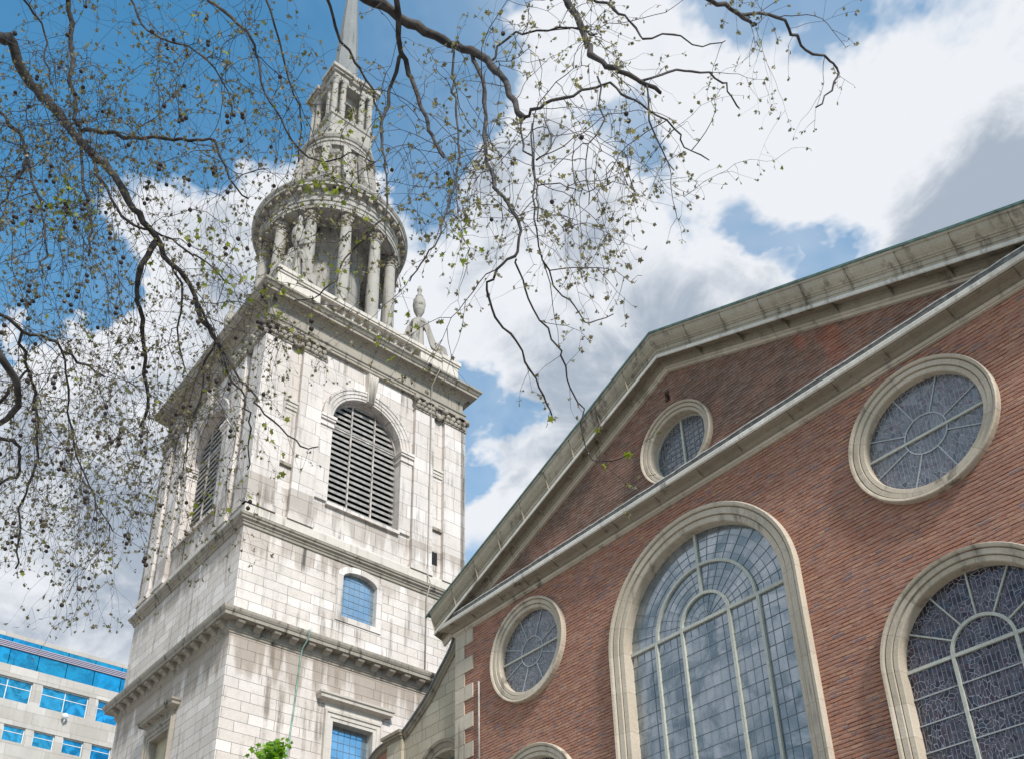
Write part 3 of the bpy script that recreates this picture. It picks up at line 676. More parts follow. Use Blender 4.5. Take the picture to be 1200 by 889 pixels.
for k in range(4):
    d = T_[k]-4.75
    for j, (a, b) in enumerate(PIL):
        if j == 0: a -= d
        if j == 3: b += d
        pb = MB(SIDE[k]); n0, n1 = H[k]-BW-.05, H[k]+.02
        if j == 3: b -= .004
        pb.box(a, b, n0, n1-(0 if k % 2 == 0 else .004), 20.75, 28.5, .15)
        pb.box(a-.05, b+(.05 if j != 3 else .03), n0, n1+.05, 20.66, 20.86, .4); pb.box(a-.02, b+.02, n0, n1+.025, 20.862, 20.96, .3)
        pil = pb.build('pilaster', M['ashlar_up'], tower)
        cb = MB(SIDE[k]); w2 = (b-a)
        cb.box(a-.03, b+.03, n0, n1+.04, 28.5, 28.56, .4)
        for row, (zz, pr, nn) in enumerate(((28.66, .05, 5), (28.86, .10, 4))):
            for i in range(nn):
                cb.blob((a+w2*(i+.5)/nn, n1+pr*.5, zz), .13, None, 5, .3, (.95, .75, 1.05))
        for tt in (a-.02, b+.02): cb.blob((tt, n1+.08, 29.02), .13, None, 6, .15)
        cb.blob(((a+b)/2, n1+.10, 29.02), .10, None, 5, .2)
        cb.box(a, b, n0, n1-.02, 28.55, 29.1, .5); cb.box(a-.10, b+.10, n0, n1+.12, 29.10, 29.19, .5)
        cb.build('capital', M['cornice'], pil)
    # garlands between the paired capitals and the impost band in the recess
    for a, b in ((PIL[0][1], PIL[1][0]), (PIL[2][1], PIL[3][0])):
        gb = MB(SIDE[k])
        for i in range(9):
            u = i/8; gb.blob((a+(b-a)*u, H[k]-BW+.14, 28.98-.34*math.sin(PI*u)), .115*random.uniform(.8, 1.25), None, 5, .3)
        gb.build('garland', M['cornice'], tower)
        ib = MB(SIDE[k])
        for o, z0, z1 in ((.05, 25.60, 25.74), (.08, 25.742, 25.88), (.12, 25.882, 26.0)): ib.box(a, b, H[k]-BW-.1, H[k]-BW+o, z0, z1, .4)
        ib.build('impost_band', M['portland'], tower)
        ib = MB(SIDE[k]); ib.box(a, b, H[k]-BW-.1, H[k]-BW+.10, 22.95, 23.08, .9); ib.build('ledge', M['cornice'], tower)
    # louvred opening: archivolt and jambs, keystone, louvres
    ab = MB(SIDE[k]); n0 = H[k]-BW
    apr = [(-.01, -.6), (-.01, .05), (.08, .055), (.085, .085), (.22, .09), (.225, .12), (.36, .125), (.37, .155), (.46, .165), (.48, .14), (.48, -.03)]
    da = PI/11
    for i in range(11):
        rows = [[(math.cos(t)*(AR+r), n0+n, AZS+.03+math.sin(t)*(AR+r)) for r, n in apr] for t in [i*da+.002+(da-.004)*q/5 for q in range(6)]]
        ab.grid(rows, False, None)
    for s in (-1, 1):
        ab.box(min(s*(AR-.01), s*2.16), max(s*(AR-.01), s*2.16), n0-.6, n0+.09, AZ0, 25.55, .2)
        for o, z0, z1 in ((.05, 25.55, 25.66), (.03, 25.662, 25.80), (.10, 25.802, 25.90), (.14, 25.902, 26.04)):
            ab.box(min(s*(AR-.02-o*.6), s*2.19), max(s*(AR-.02-o*.6), s*2.19), n0-.6, n0+.10+o, z0, z1, .4)
    ab.box(-AR-.03, AR+.03, n0-.6, n0+.13, AZ0-.14, AZ0, .6)
    win = ab.build('belfry_opening', M['ashlar_up'], tower)
    kb = MB(SIDE[k]); 
    rows = [[(t*w3, n0+n, z) for t in (-1, -.5, 0, .5, 1)] for w3, n, z in ((.16, .02, 27.62), (.16, .17, 27.64), (.18, .20, 28.0), (.20, .24, 28.5), (.22, .29, 28.85), (.24, .31, 28.95), (.24, .0, 29.0))]
    kb.grid(rows, False, .3)
    for t in (-.11, -.037, .037, .11): kb.tube([(t*.9, n0+.18, 27.66), (t*1.1, n0+.25, 28.5), (t*1.2, n0+.31, 28.9)], .028, 5)
    for s in (-1, 1): kb.add([(s*.16, n0+.17, 27.64), (s*.24, n0+.31, 28.95), (s*.24, n0, 29.0), (s*.16, n0, 27.62)], [(0,1,2,3)])
    kb.build('keystone', M['portland'], win)
    lb = MB(SIDE[k]); z = AZ0+.06
    while z < AZS+AR-.06:
        hw = AR-.0 if z < AZS else math.sqrt(max(.01, AR**2-(z-AZS)**2))
        lb.add([(-hw, n0-.36, z), (hw, n0-.36, z), (hw, n0-.36, z+.035), (-hw, n0-.36, z+.035), (-hw, n0-.62, z+.20), (hw, n0-.62, z+.20), (hw, n0-.62, z+.235), (-hw, n0-.62, z+.235)],
               [(0,3,2,1),(4,5,6,7),(0,1,5,4),(2,3,7,6)]); 
        lb.add([(-hw, n0-.352, z-.01), (hw, n0-.352, z-.01), (hw, n0-.352, z+.115), (-hw, n0-.352, z+.115)], [(0,1,2,3)])
        z += .262
    lb.build('louvres', M['louvre'], win)
    db = MB(SIDE[k]); db.poly([arch_loop(0, AR+.02, AZ0, AZS)], lambda a, b: (a, n0-.69, b)); db.build('dark_opening', M['dark'], win)
    fb = MB(SIDE[k])
    for t in (-.54, .54): fb.box(t-.03, t+.03, n0-.36, n0-.30, AZ0, AZS+math.sqrt(AR**2-.3)-.02)
    arcbar(fb, 0, AZS, AR-.05, n0-.36, .09, .07); fb.box(-AR, AR, n0-.36, n0-.315, AZS-.02, AZS+.04)
    fb.build('louvre_frame', M['rust'], win)
# architrave, frieze and main cornice
b_ = MB(); b_.squares([(-.16, 29.19), (-.02, 29.195), (-.02, 29.32), (.01, 29.325), (.01, 29.42), (.06, 29.45), (.07, 29.50), (-.03, 29.52), (-.06, 29.56), (-.06, 30.12), (-.02, 30.15), (.0, 30.22), (.07, 30.26), (.08, 30.32), (.18, 30.36), (.19, 30.385), (.40, 30.39), (.405, 30.51), (.44, 30.52), (.50, 30.60), (.57, 30.66), (.58, 30.75), (.54, 30.76), (-.2, 30.95), (-.9, 30.97)], HX, HY)
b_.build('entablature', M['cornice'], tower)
# balustrade
b_ = MB(); b_.squares([(.0, 30.85), (.0, 31.22), (-.04, 31.25), (-.75, 31.25)], 4.55, 4.55, True, .3); bal = b_.build('balustrade', M['portland'], tower)
b_ = MB()
for k in range(4):
    b_.xf = SIDE[k]
    for s in (-1, 1):
        a, c = sorted((s*2.55, s*3.72)); b_.box(a, c, 4.10, 4.50, 31.25, 32.12, .3)
    b_.box(-3.78, 3.78, 4.03, 4.56, 32.12, 32.22, .5); b_.box(-3.78, 3.78, 4.0, 4.60, 32.222, 32.40, .35)
b_.build('handrail', M['portland'], bal)
b_ = MB()
for o, z0, z1 in ((.0, 31.0, 32.15), (.05, 32.152, 32.25), (.10, 32.252, 32.45), (.04, 32.452, 32.52)): b_.box(-.43-o, .43+o, -.43-o, .43+o, z0, z1, .35)
pd0 = None
for sx in (-1, 1):
    for sy in (-1, 1):
        if pd0 is None: pd0 = b_.build('pedestal', M['portland'], bal); pd0.location = (sx*4.14, sy*4.14, 0)
        else: copy_part(pd0, bal, (sx*4.14, sy*4.14, 0))
m_ = MB(); m_.lathe([(.0, .0), (.12, .0), (.12, .08), (.07, .10), (.065, .16), (.115, .30), (.12, .38), (.07, .58), (.055, .68), (.085, .72), (.11, .76), (.12, .78), (.12, .87), (0, .87)], 10)
bl0 = None
for k in range(4):
    for i in range(11):
        x, y, _ = SIDE[k](-2.2+.44*i, 4.30, 0)
        if bl0 is None: bl0 = m_.build('baluster', M['portland'], bal); bl0.location = (x, y, 31.25)
        else: copy_part(bl0, bal, (x, y, 31.25))
# corner pinnacles: four scrolls carrying an urn
def pinnacle(cx, cy):
    b_ = MB(); b_.box(-.95, .95, -.95, .95, 31.5, 32.45, .3); b_.box(-1.05, 1.05, -1.05, 1.05, 32.453, 32.6, .4); b_.lathe([(.55, 32.6), (.5, 32.7), (.34, 33.3), (.27, 34.3), (.40, 34.5), (.46, 34.55), (.46, 34.68), (.2, 34.75)], 12)
    p = b_.build('corner_pinnacle', M['steeple'], tower); p.location = (cx, cy, 32.5*(1-1.22)); p.scale = (.86, .86, 1.22)
    pts = [(1.16, 32.85), (1.05, 32.72), (.93, 32.80), (.95, 32.98), (1.15, 33.06), (1.30, 32.92), (1.32, 32.74), (1.20, 32.62), (1.0, 32.62)]
    spine = subdiv([(1.22, 32.66), (1.42, 32.80), (1.40, 33.05), (1.15, 33.22), (.88, 33.42), (.70, 33.80), (.56, 34.20), (.46, 34.42), (.34, 34.46)], 4)
    for k in range(4):
        a = PI/4+k*PI/2; ca, sa = math.cos(a), math.sin(a)
        s = MB(); rows = []
        for i, (r, z) in enumerate(spine):
            r2, z2 = spine[min(i+1, len(spine)-1)]; r1, z1 = spine[max(i-1, 0)]; L = math.hypot(r2-r1, z2-z1); nr, nz = (z2-z1)/L, -(r2-r1)/L
            th = .13+.05*(1-i/len(spine))
            rows.append([(ca*(r+nr*e*th)-sa*f, sa*(r+nr*e*th)+ca*f, z+nz*e*th) for e, f in ((-1,-.17),(-1,.17),(1,.17),(1,-.17))])
        s.grid(rows, True, .4, False, True); 
        s.tube([(ca*1.2-sa*-.2, sa*1.2+ca*-.2, 32.86), (ca*1.2-sa*.2, sa*1.2+ca*.2, 32.86)], .24, 12)
        s.build('scroll', M['steeple'], p)
    u = MB(); u.lathe([(.16, 34.7), (.16, 34.85), (.10, 34.95), (.13, 35.02), (.30, 35.3), (.36, 35.6), (.33, 35.85), (.20, 35.98), (.22, 36.06), (.13, 36.15), (.10, 36.3), (.15, 36.42), (.08, 36.6), (0, 36.68)], 14); u.build('urn', M['steeple'], p)
for sx in (-1, 1):
    for sy in (-1, 1): pinnacle(sx*3.25, sy*3.25)
# rotunda
b_ = MB(); b_.lathe([(4.0, 30.9), (4.0, 31.6), (3.9, 31.65), (3.9, 32.3), (3.85, 32.35), (3.70, 32.36), (3.70, 32.75), (3.55, 32.76), (3.55, 33.1), (3.45, 33.12), (3.45, 33.5), (1.0, 33.52)], 64); b_.build('rotunda_podium', M['steeple'], tower)
b_ = MB(); b_.lathe([(1.75, 33.5), (1.75, 33.8), (1.65, 33.9), (1.62, 39.0), (1.7, 39.1), (1.8, 39.3), (2.0, 40.2)], 48)
drum = b_.build('drum', M['steeple'], tower)
c0 = None
for i in range(12):
    a = (15+30*i)*PI/180; x, y = 3.1*math.cos(a), 3.1*math.sin(a)
    if c0 is None:
        b_ = MB(); b_.lathe([(0, 33.5), (.42, 33.5), (.42, 33.62), (.40, 33.64), (.38, 33.74), (.32, 33.78), (.30, 33.9), (.305, 35.5), (.285, 37.2), (.25, 38.85), (.28, 38.87), (.28, 38.93), (.25, 38.95)], 16)
        c0 = b_.build('column', M['steeple'], tower); c0.location = (x, y, 0); c0.rotation_euler = (0, 0, a)
        k_ = MB(); k_.lathe([(.25, 38.93), (.27, 39.05), (.36, 39.38), (.0, 39.4)], 12)
        for r, z, n in ((.28, 39.04, 8), (.33, 39.2, 8)):
            for j in range(n): k_.blob((r*math.cos(2*PI*j/n+z), r*math.sin(2*PI*j/n+z), z), .085, None, 4, .2, (1, 1, 1.2))
        for s in (-1, 1):
            for t in (-1, 1): k_.blob((s*.33, t*.33, 39.36), .11, None, 5, .1)
        k_.box(-.40, .40, -.40, .40, 39.42, 39.5); k_.build('capital', M['cornice'], c0)
    else: copy_part(c0, tower, (x, y, 0), a)
b_ = MB(); b_.lathe([(1.9, 39.95), (2.72, 39.95), (2.72, 39.5), (3.45, 39.5), (3.45, 39.68), (3.48, 39.69), (3.48, 39.9), (3.53, 39.93), (3.53, 39.98), (3.40, 40.0), (3.40, 40.35), (3.46, 40.38), (3.48, 40.46), (3.48, 40.75), (3.70, 40.76), (3.71, 40.74), (3.76, 40.74), (3.76, 40.9), (3.80, 40.92), (3.86, 41.02), (3.86, 41.10), (3.2, 41.3), (2.5, 41.4), (1.5, 41.5)], 72)
ent = b_.build('rotunda_entablature', M['steeple'], tower)
m_ = MB(); m_.box(.0, .23, -.11, .11, .0, .24, .5); mm = None
for i in range(40):
    a = 2*PI*i/40
    if mm is None: mm = m_.build('modillion', M['cornice'], ent); mm.location = (3.475*math.cos(a), 3.475*math.sin(a), 40.495)
    else: copy_part(mm, ent, (3.475*math.cos(a), 3.475*math.sin(a), 40.495), a)
# inverted scroll buttresses rising to the lantern
b_ = MB(); b_.lathe([(2.95, 41.3), (2.95, 41.9), (2.85, 41.95), (2.15, 42.0), (1.80, 43.2), (1.62, 45.4), (1.7, 46.0), (1.75, 46.2)], 48); b_.build('lantern_drum', M['steeple'], tower)
s0 = None
spine = subdiv([(2.75, 41.9), (2.90, 42.3), (2.72, 42.75), (2.35, 43.3), (2.10, 44.0), (1.98, 44.8), (1.92, 45.5), (1.80, 46.1)], 3)
for i in range(12):
    a = (15+30*i)*PI/180
    if s0 is None:
        s = MB(); rows = []
        for j, (r, z) in enumerate(spine):
            r2, z2 = spine[min(j+1, len(spine)-1)]; r1, z1 = spine[max(j-1, 0)]; L = math.hypot(r2-r1, z2-z1); nr, nz = (z2-z1)/L, -(r2-r1)/L
            rows.append([(r+nr*e*.17, f, z+nz*e*.17) for e, f in ((-1,-.19),(-1,.19),(1,.19),(1,-.19))])
        s.grid(rows, True, .4, False, True); s0 = s.build('scroll_buttress', M['steeple'], tower); s0.rotation_euler = (0, 0, a)
    else: copy_part(s0, tower, (0, 0, 0), a)
b_ = MB(); b_.lathe([(1.4, 46.05), (1.85, 46.1), (1.85, 46.35), (1.90, 46.37), (1.90, 46.55), (1.96, 46.58), (2.02, 46.72), (2.02, 46.82), (1.8, 46.95), (1.72, 46.97), (1.72, 47.4), (1.65, 47.42), (.5, 47.45)], 56); b_.build('lantern_ring', M['steeple'], tower)
# lantern temple
b_ = MB(); b_.squares([(0, 47.4), (0, 47.7), (-.04, 47.75), (-.04, 48.7), (.02, 48.75), (.04, 48.95), (-.02, 49.0)], 1.30, 1.30); b_.squares([(0, 49.0), (0, 51.75)], .62, .62)
lan = b_.build('lantern', M['steeple'], tower)
b_ = MB()
for k in range(4): b_.xf = SIDE[k]; b_.poly([arch_loop(0, .30, 49.2, 50.9, 12)], lambda a, b: (a, .628, b))
b_.build('lantern_opening', M['dark'], lan)
l0 = None
for sx in (-1, 1):
    for sy in (-1, 1):
        for ax, ay in ((1.08, 1.08), (1.08, .58), (.58, 1.08)):
            if l0 is None:
                b_ = MB(); b_.lathe([(0, 49.0), (.20, 49.0), (.20, 49.08), (.17, 49.14), (.175, 49.2), (.17, 50.3), (.15, 51.35), (.18, 51.38), (.14, 51.45), (.21, 51.68), (0, 51.7)], 12); b_.box(-.2, .2, -.2, .2, 51.68, 51.75)
                l0 = b_.build('column', M['steeple'], lan); l0.location = (sx*ax, sy*ay, 0)
            else: copy_part(l0, lan, (sx*ax, sy*ay, 0))
b_ = MB(); b_.squares([(-.9, 51.75), (-.18, 51.75), (-.18, 51.95), (-.2, 52.0), (-.2, 52.15), (-.08, 52.2), (-.06, 52.35), (.0, 52.42), (.02, 52.5), (-.2, 52.6), (-.32, 52.72), (-.34, 53.0), (-.42, 53.05), (-.46, 53.35), (-.56, 53.7)], 1.35, 1.35)
for sx in (-1, 1):
    for sy in (-1, 1):
        for h, z0, z1 in ((.44, 51.752, 52.0), (.42, 52.002, 52.17), (.54, 52.172, 52.32), (.64, 52.322, 52.55), (.34, 52.552, 52.85)):
            b_.box(sx*.86-h, sx*.86+h, sy*.86-h, sy*.86+h, z0, z1, .4)
b_.build('lantern_entablature', M['steeple'], lan)
b_ = MB()
def oct_row(h, z, c=.42): return [(h*x, h*y, z) for x, y in ((1,-c),(1,c),(c,1),(-c,1),(-1,c),(-1,-c),(-c,-1),(c,-1))]
b_.grid([oct_row(.80, 53.0), oct_row(.80, 53.35), oct_row(.72, 53.45), oct_row(.68, 53.5), oct_row(.10, 66.6), oct_row(.02, 66.7)], True, .35); 
b_.lathe([(0, 66.6), (.2, 66.7), (.32, 66.95), (.2, 67.25), (.05, 67.35), (.04, 68.6), (0, 68.7)], 12); b_.build('spire', M['spire'], tower)

# windows of the tower
def leaded(win, xf, c, hw, z0, z1, n0, nx, pz, dw=.0):
    gl = MB(xf); ld = MB(xf)
    nz = round((z1-z0)/pz)
    for i in range(nx):
        for j in range(nz):
            a, b = c-hw+2*hw*i/nx, c-hw+2*hw*(i+1)/nx; e, f = z0+(z1-z0)*j/nz, z0+(z1-z0)*(j+1)/nz
            pane(gl, [(a, e), (b, e), (b, f), (a, f)], n0, .004)
    for i in range(1, nx): wbar(ld, (c-hw+2*hw*i/nx, z0), (c-hw+2*hw*i/nx, z1), n0-.004, .011, .016)
    for j in range(1, nz): z = z0+(z1-z0)*j/nz; wbar(ld, (c-hw, z), (c+hw, z), n0-.004, .011, .017)
    gl.build('glass', M['glass_sky'], win, recalc=False); ld.build('lead_strips', M['came'], win)
for k in range(4):
    n0 = H[k]; b_ = MB(SIDE[k])
    fr = [(-.02, -.42), (-.02, .05), (.10, .055), (.105, .085), (.24, .09), (.25, .13), (.32, .14), (.32, -.02)]
    hw, zt, zb = .82, 13.52, 8.6
    for path in ([(-hw, zb, -1, 0), (-hw, zt, -1, 1)], [(-hw, zt, -1, 1), (hw, zt, 1, 1)], [(hw, zt, 1, 1), (hw, zb, 1, 0)]):
        b_.grid([[(t+nt*r, n0+n, z+nz*r) for r, n in fr] for t, z, nt, nz in path], False, .25)
    b_.box(-1.14, 1.14, n0-.05, n0+.07, 13.843, 14.06, .3)
    hp = [(.0, 14.06), (.08, 14.065), (.10, 14.12), (.30, 14.17), (.31, 14.26), (.36, 14.30), (.37, 14.37), (.34, 14.385), (.0, 14.47)]
    rows = [[(s*(1.14+p), n0+q, z) for p, z in hp] for s, q in ()]
    b_.grid([[(-1.14-p, n0-.02, z) for p, z in hp], [(-1.14-p, n0+p, z) for p, z in hp], [(1.14+p, n0+p, z) for p, z in hp], [(1.14+p, n0-.02, z) for p, z in hp]], False, .6)
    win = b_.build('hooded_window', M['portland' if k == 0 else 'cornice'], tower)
    if k == 0: leaded(win, SIDE[k], 0, .84, 8.7, 13.52, n0-.30, 7, .28)
    else: pn = MB(SIDE[k]); pn.add([(-.84, n0-.25, 8.6), (.84, n0-.25, 8.6), (.84, n0-.25, 13.54), (-.84, n0-.25, 13.54)], [(0,1,2,3)]); pn.build('blind_panel', M['board'], win)
b_ = MB(SIDE[0]); n0 = HX-.03
prof = [(-.01, -.3), (-.01, .025), (.22, .03), (.235, .01), (.235, -.02)]
loop = arch_loop(0, .74, 17.58, 19.18, 20, .34)
rows = []
for i, (t, z) in enumerate(loop):
    if i == 0: n = (-1, -1)
    elif i == len(loop)-1: n = (1, -1)
    else:
        (t1, z1), (t2, z2) = loop[i-1], loop[i+1]; L = math.hypot(t2-t1, z2-z1); n = (-(z2-z1)/L, (t2-t1)/L)
    rows.append([(t+n[0]*r, n0+q_, z+n[1]*r) for r, q_ in prof])
rows.append(rows[0]); b_.grid(rows, False, .1); win = b_.build('arched_window', M['ashlar_up'], tower)
leaded(win, SIDE[0], 0, .76, 17.58, 19.54, n0-.2, 7, .28)
b_ = MB(SIDE[0]); b_.box(3.30, 3.56, HX-BW-.1, HX-BW+.003, 21.35, 21.95); b_.build('slit_window', M['dark'], tower)
b_ = MB(SIDE[0]); b_.tube([(-2.2, HX+.5, 16.3), (-2.2, HX+.50, 16.0), (-2.2, HX+.12, 15.75), (-2.2, HX+.03, 15.4), (-2.28, HX+.03, 13.5), (-2.45, HX+.03, 11.0), (-2.5, HX+.03, 0)], .03, 6); b_.build('lightning_conductor', M['verdi'], tower)
b_ = MB(SIDE[0]); b_.tube([(2.95, HX+.62, 30.8), (2.95, HX+.62, 30.6), (2.95, HX+.08, 30.1), (2.95, HX+.06, 20.6), (2.95, HX+.26, 20.15), (2.95, HX+.02, 19.6), (2.95, HX+.02, 16.5)], .025, 6); b_.build('lightning_conductor', M['pipe'], tower)

# ------------------------------------------------------------------ modern office block far left
off = thing('office_building', 'modern pale stone office block with bright blue glass bands', 'building', (-75, 0, 0))
ox = lambda t, n, z: (n, t, z)
Y0, Y1 = -26.0, 62.0
b_ = MB(ox); b_.box(Y0, Y1, -22, -.35, GROUND, 33.95, .4)
# stone grid of the facade: bands and piers, windows set back in the openings
rowsz = [(31.2, 33.0, 4.25, .72, 17.27), (28.1, 29.33, 2.15, .62, 17.33)]
z = 24.3
while z > 2: rowsz.append((z, z+1.6, 2.15, .62, 17.33)); z -= 3.7
edges = [33.95]
for z0, z1, *_ in rowsz: edges += [z1, z0]
edges.append(GROUND)
for i in range(0, len(edges), 2): b_.box(Y0, Y1, -.35, .0, edges[i+1], edges[i], .35)
for z0, z1, per, pier, ph in rowsz:
    k = math.floor((Y0-ph)/per)
    while ph+k*per < Y1:
        b_.box(ph+k*per-pier, ph+k*per, -.346, -.04, z0, z1, .2); k += 1
b_.build('facade', M['office'], off)
n_part = 0
for ri, (z0, z1, per, pier, ph) in enumerate(rowsz[:4]):
    k = math.floor((Y0-ph)/per)+1
    while ph+k*per < Y1-per:
        a, b = ph+k*per, ph+(k+1)*per-pier
        if 8 < a < 32:
            fr = MB(ox)
            for t0, t1, y0, y1 in ((a, a+.07, z0, z1), (b-.07, b, z0, z1), (a+.07, b-.07, z1-.07, z1), (a+.07, b-.07, z0, z0+.07)): fr.box(t0, t1, -.30, -.20, y0, y1, .5)
            if per > 3: fr.box((a+b)/2-.03, (a+b)/2+.03, -.30, -.22, z0+.07, z1-.07, .5)
            fr.box(a+.07, b-.07, -.298, -.235, z0+(z1-z0)*.62, z0+(z1-z0)*.62+.05, .5)
            f = fr.build('window', M['white_metal'], off)
            gl = MB(ox); gl.add([(a, -.27, z0), (b, -.27, z0), (b, -.27, z1), (a, -.27, z1)], [(0,1,2,3)]); gl.build('pane', M['glass_office'], f)
        k += 1
b_ = MB(ox); t = Y0
while t < Y1: b_.box(t+.02, t+2.1, -.6, -.12, 34.0, 35.28, random.random()); b_.box(t+.02, t+2.1, -.9, -.3, 35.86, 36.28, random.random()); t += 2.13
b_.build('glass_band', M['glass_strip'], off)
b_ = MB(ox)
for i, z in enumerate((35.30, 35.44, 35.58, 35.72)): b_.box(Y0, Y1, -.55, .02, z, z+.075, .4)
b_.build('sunshade_louvres', M['stripe'], off)
b_ = MB(ox); b_.box(Y0, Y1, -22, -.7, 33.95, 36.25, .4); b_.box(Y0, Y1, -22, -.28, 36.28, 36.62, .3); b_.build('parapet', M['office'], off)
b_ = MB(ox); b_.tube([(19.2, .0, 30.4), (19.2, .25, 30.45), (19.2, .3, 30.6)], .05, 8); b_.blob((19.2, .32, 30.85), .24, None, 10, 0); b_.build('wall_lamp', M['lamp_glass'], off)

# ------------------------------------------------------------------ overhanging plane tree
def depth_at(u, v): return 6.3+.75*math.sin(u*.0062+.6)+.55*math.cos(v*.0085)+.35*math.sin((u+v)*.013)
def wp(u, v, dd=0.0): return ray(u, v)*(depth_at(u, v)+dd)
plane = thing('plane_tree', 'overhanging plane tree with bare twigs, young leaves and hanging seed balls', 'tree', (0,0,0))
LIMBS = [  # traced limbs: start width and end width in photo pixels, then pixel points
 (12.5, 4, [(-40,30),(0,44),(17,52),(27,83),(42,106),(62,125),(87,154),(104,175),(129,200),(146,225),(166,250),(185,279),(200,308),(220,333),(239,376),(254,398),(263,429)]),
 (7, 3, [(183,283),(168,308),(162,333),(163,352),(169,385),(169,438),(171,477),(164,500)]),
 (6, 2.5, [(75,-20),(77,0),(81,42),(85,83),(90,129),(96,154),(98,196),(104,233),(108,270),(104,300)]),
 (5, 2, [(96,154),(125,156),(158,162),(187,162),(220,166),(245,164),(258,179),(270,208),(291,233)]),
 (5, 2, [(-20,110),(0,129),(21,158),(31,187),(40,225),(48,254),(52,283),(50,320)]),
 (3, 2, [(31,187),(21,208),(8,233),(-4,250)]),
 (4, 1.6, [(104,178),(125,220),(146,254),(179,270),(208,287),(241,308),(270,333)]),
 (4, 2, [(240,-20),(245,0),(270,21),(291,46),(305,70),(312,110),(330,140)]),
 (5, 2, [(-20,360),(0,370),(26,389),(57,398),(83,416),(105,433),(123,442)]),
 (4, 2, [(26,389),(33,425),(39,460),(44,499),(42,539),(33,569),(22,596),(20,631),(18,666)]),
 (5, 2.5, [(-15,485),(0,471),(18,447),(33,433)]),
 (5, 2.5, [(-15,508),(0,513),(18,519),(24,534),(20,552),(4,565),(-10,575)]),
 (2.6, 1.4, [(72,411),(79,455),(81,495),(92,534),(105,569),(118,596),(132,622)]),
 (3.5, 1.5, [(227,344),(244,378),(258,406),(276,432),(294,460),(305,478),(330,500),(352,522),(373,523)]),
 (3, 1.4, [(258,406),(265,435),(288,464),(290,493),(292,522),(290,550)]),
 (3, 1.4, [(254,398),(240,430),(235,470),(222,510),(215,550)]),
 (3, 1.5, [(200,308),(215,350),(208,400),(214,440)]),
 (12.5, 6, [(395,-20),(430,0),(459,12),(492,31),(521,46),(546,58),(570,70),(584,87),(599,111),(613,138)]),
 (4.5, 2.5, [(613,138),(633,126),(662,116),(691,104),(715,97)]),
 (2.5, 1.4, [(613,138),(613,169),(628,188),(628,232),(630,260)]),
 (2.2, 1.2, [(628,188),(642,174),(642,150),(635,138)]),
 (7, 3, [(464,-20),(466,0),(471,63),(483,92),(495,121),(500,145),(509,164),(520,185)]),
 (5, 2.5, [(471,63),(461,97),(451,130),(449,164),(451,193)]),
 (5, 2, [(553,61),(560,87),(565,121),(570,159),(574,203),(584,227),(594,236),(608,269),(606,301),(578,317),(570,338),(578,370),(602,398),(622,431),(638,463),(647,488)]),
 (3, 1.6, [(529,50),(531,97),(531,126),(536,169),(538,208),(521,249),(509,289),(493,309),(480,330)]),
 (3, 1.8, [(575,73),(594,46),(628,36),(671,34),(700,40)]),
 (8.5, 4, [(655,-20),(662,0),(676,19),(686,53),(695,68),(715,80),(734,89),(758,99),(775,109)]),
 (3, 1.6, [(749,96),(782,85),(811,83),(836,92),(855,106),(867,128)]),
 (3, 1.4, [(715,97),(734,116),(763,130),(792,150),(802,174),(831,188)]),
 (4, 2, [(690,-15),(695,0),(715,10),(734,24),(753,46)]),
 (6, 3, [(815,-10),(831,0),(855,10),(879,24),(886,29)]),
 (4, 1.8, [(860,12),(870,17),(908,19),(927,41),(947,58),(971,72),(981,87),(976,106),(956,126)]),
 (2.4, 1.3, [(605,304),(614,338),(634,374),(659,411),(667,443),(683,479),(683,524),(707,540),(736,532)]),
 (2.4, 1.3, [(624,145),(624,200),(628,241),(634,289),(651,334),(671,358),(691,378),(719,368)]),
 (4, 2, [(376,-20),(381,0),(392,31),(415,72),(428,94),(446,135),(449,180)]),
 (3, 1.5, [(310,-15),(314,0),(325,49),(343,112),(356,148),(350,190)]),
 (3, 1.5, [(150,-15),(160,20),(190,45),(230,60),(262,95),(270,140)]),
 (3, 1.5, [(20,-15),(40,15),(55,40),(50,70),(60,100)]),
 (2.5, 1.3, [(330,140),(352,175),(380,190),(410,180),(440,190)]),
 (2.4, 1.3, [(450,193),(452,240),(430,280),(405,300),(395,330),(375,345),(345,352)]),
 (2.4, 1.2, [(753,46),(790,40),(820,55),(850,48)]),
 (2.4, 1.2, [(758,99),(762,140),(775,175),(790,200)]),
 (2.2, 1.2, [(700,90),(705,140),(690,190),(690,240)]),
]
trunk_top = Vector((-5.6, -4.6, 4.6))
tb = MB(); tb.tube([(-5.6,-4.9,GROUND-.1),(-5.6,-4.88,GROUND+.3),(-5.65,-4.8,1.2),(-5.6,-4.7,3.2),trunk_top], [.52,.40,.34,.31,.27], 14, .4)
tb.build('trunk', M['bark'], plane)
lb = MB(); nodes = []                                   # nodes: (point, tangent, pixel u, v) along the traced limbs
def smooth3(pts, n=5):
    return [Vector(p) for p in subdiv([tuple(p) for p in pts], n)]
rootpts = []
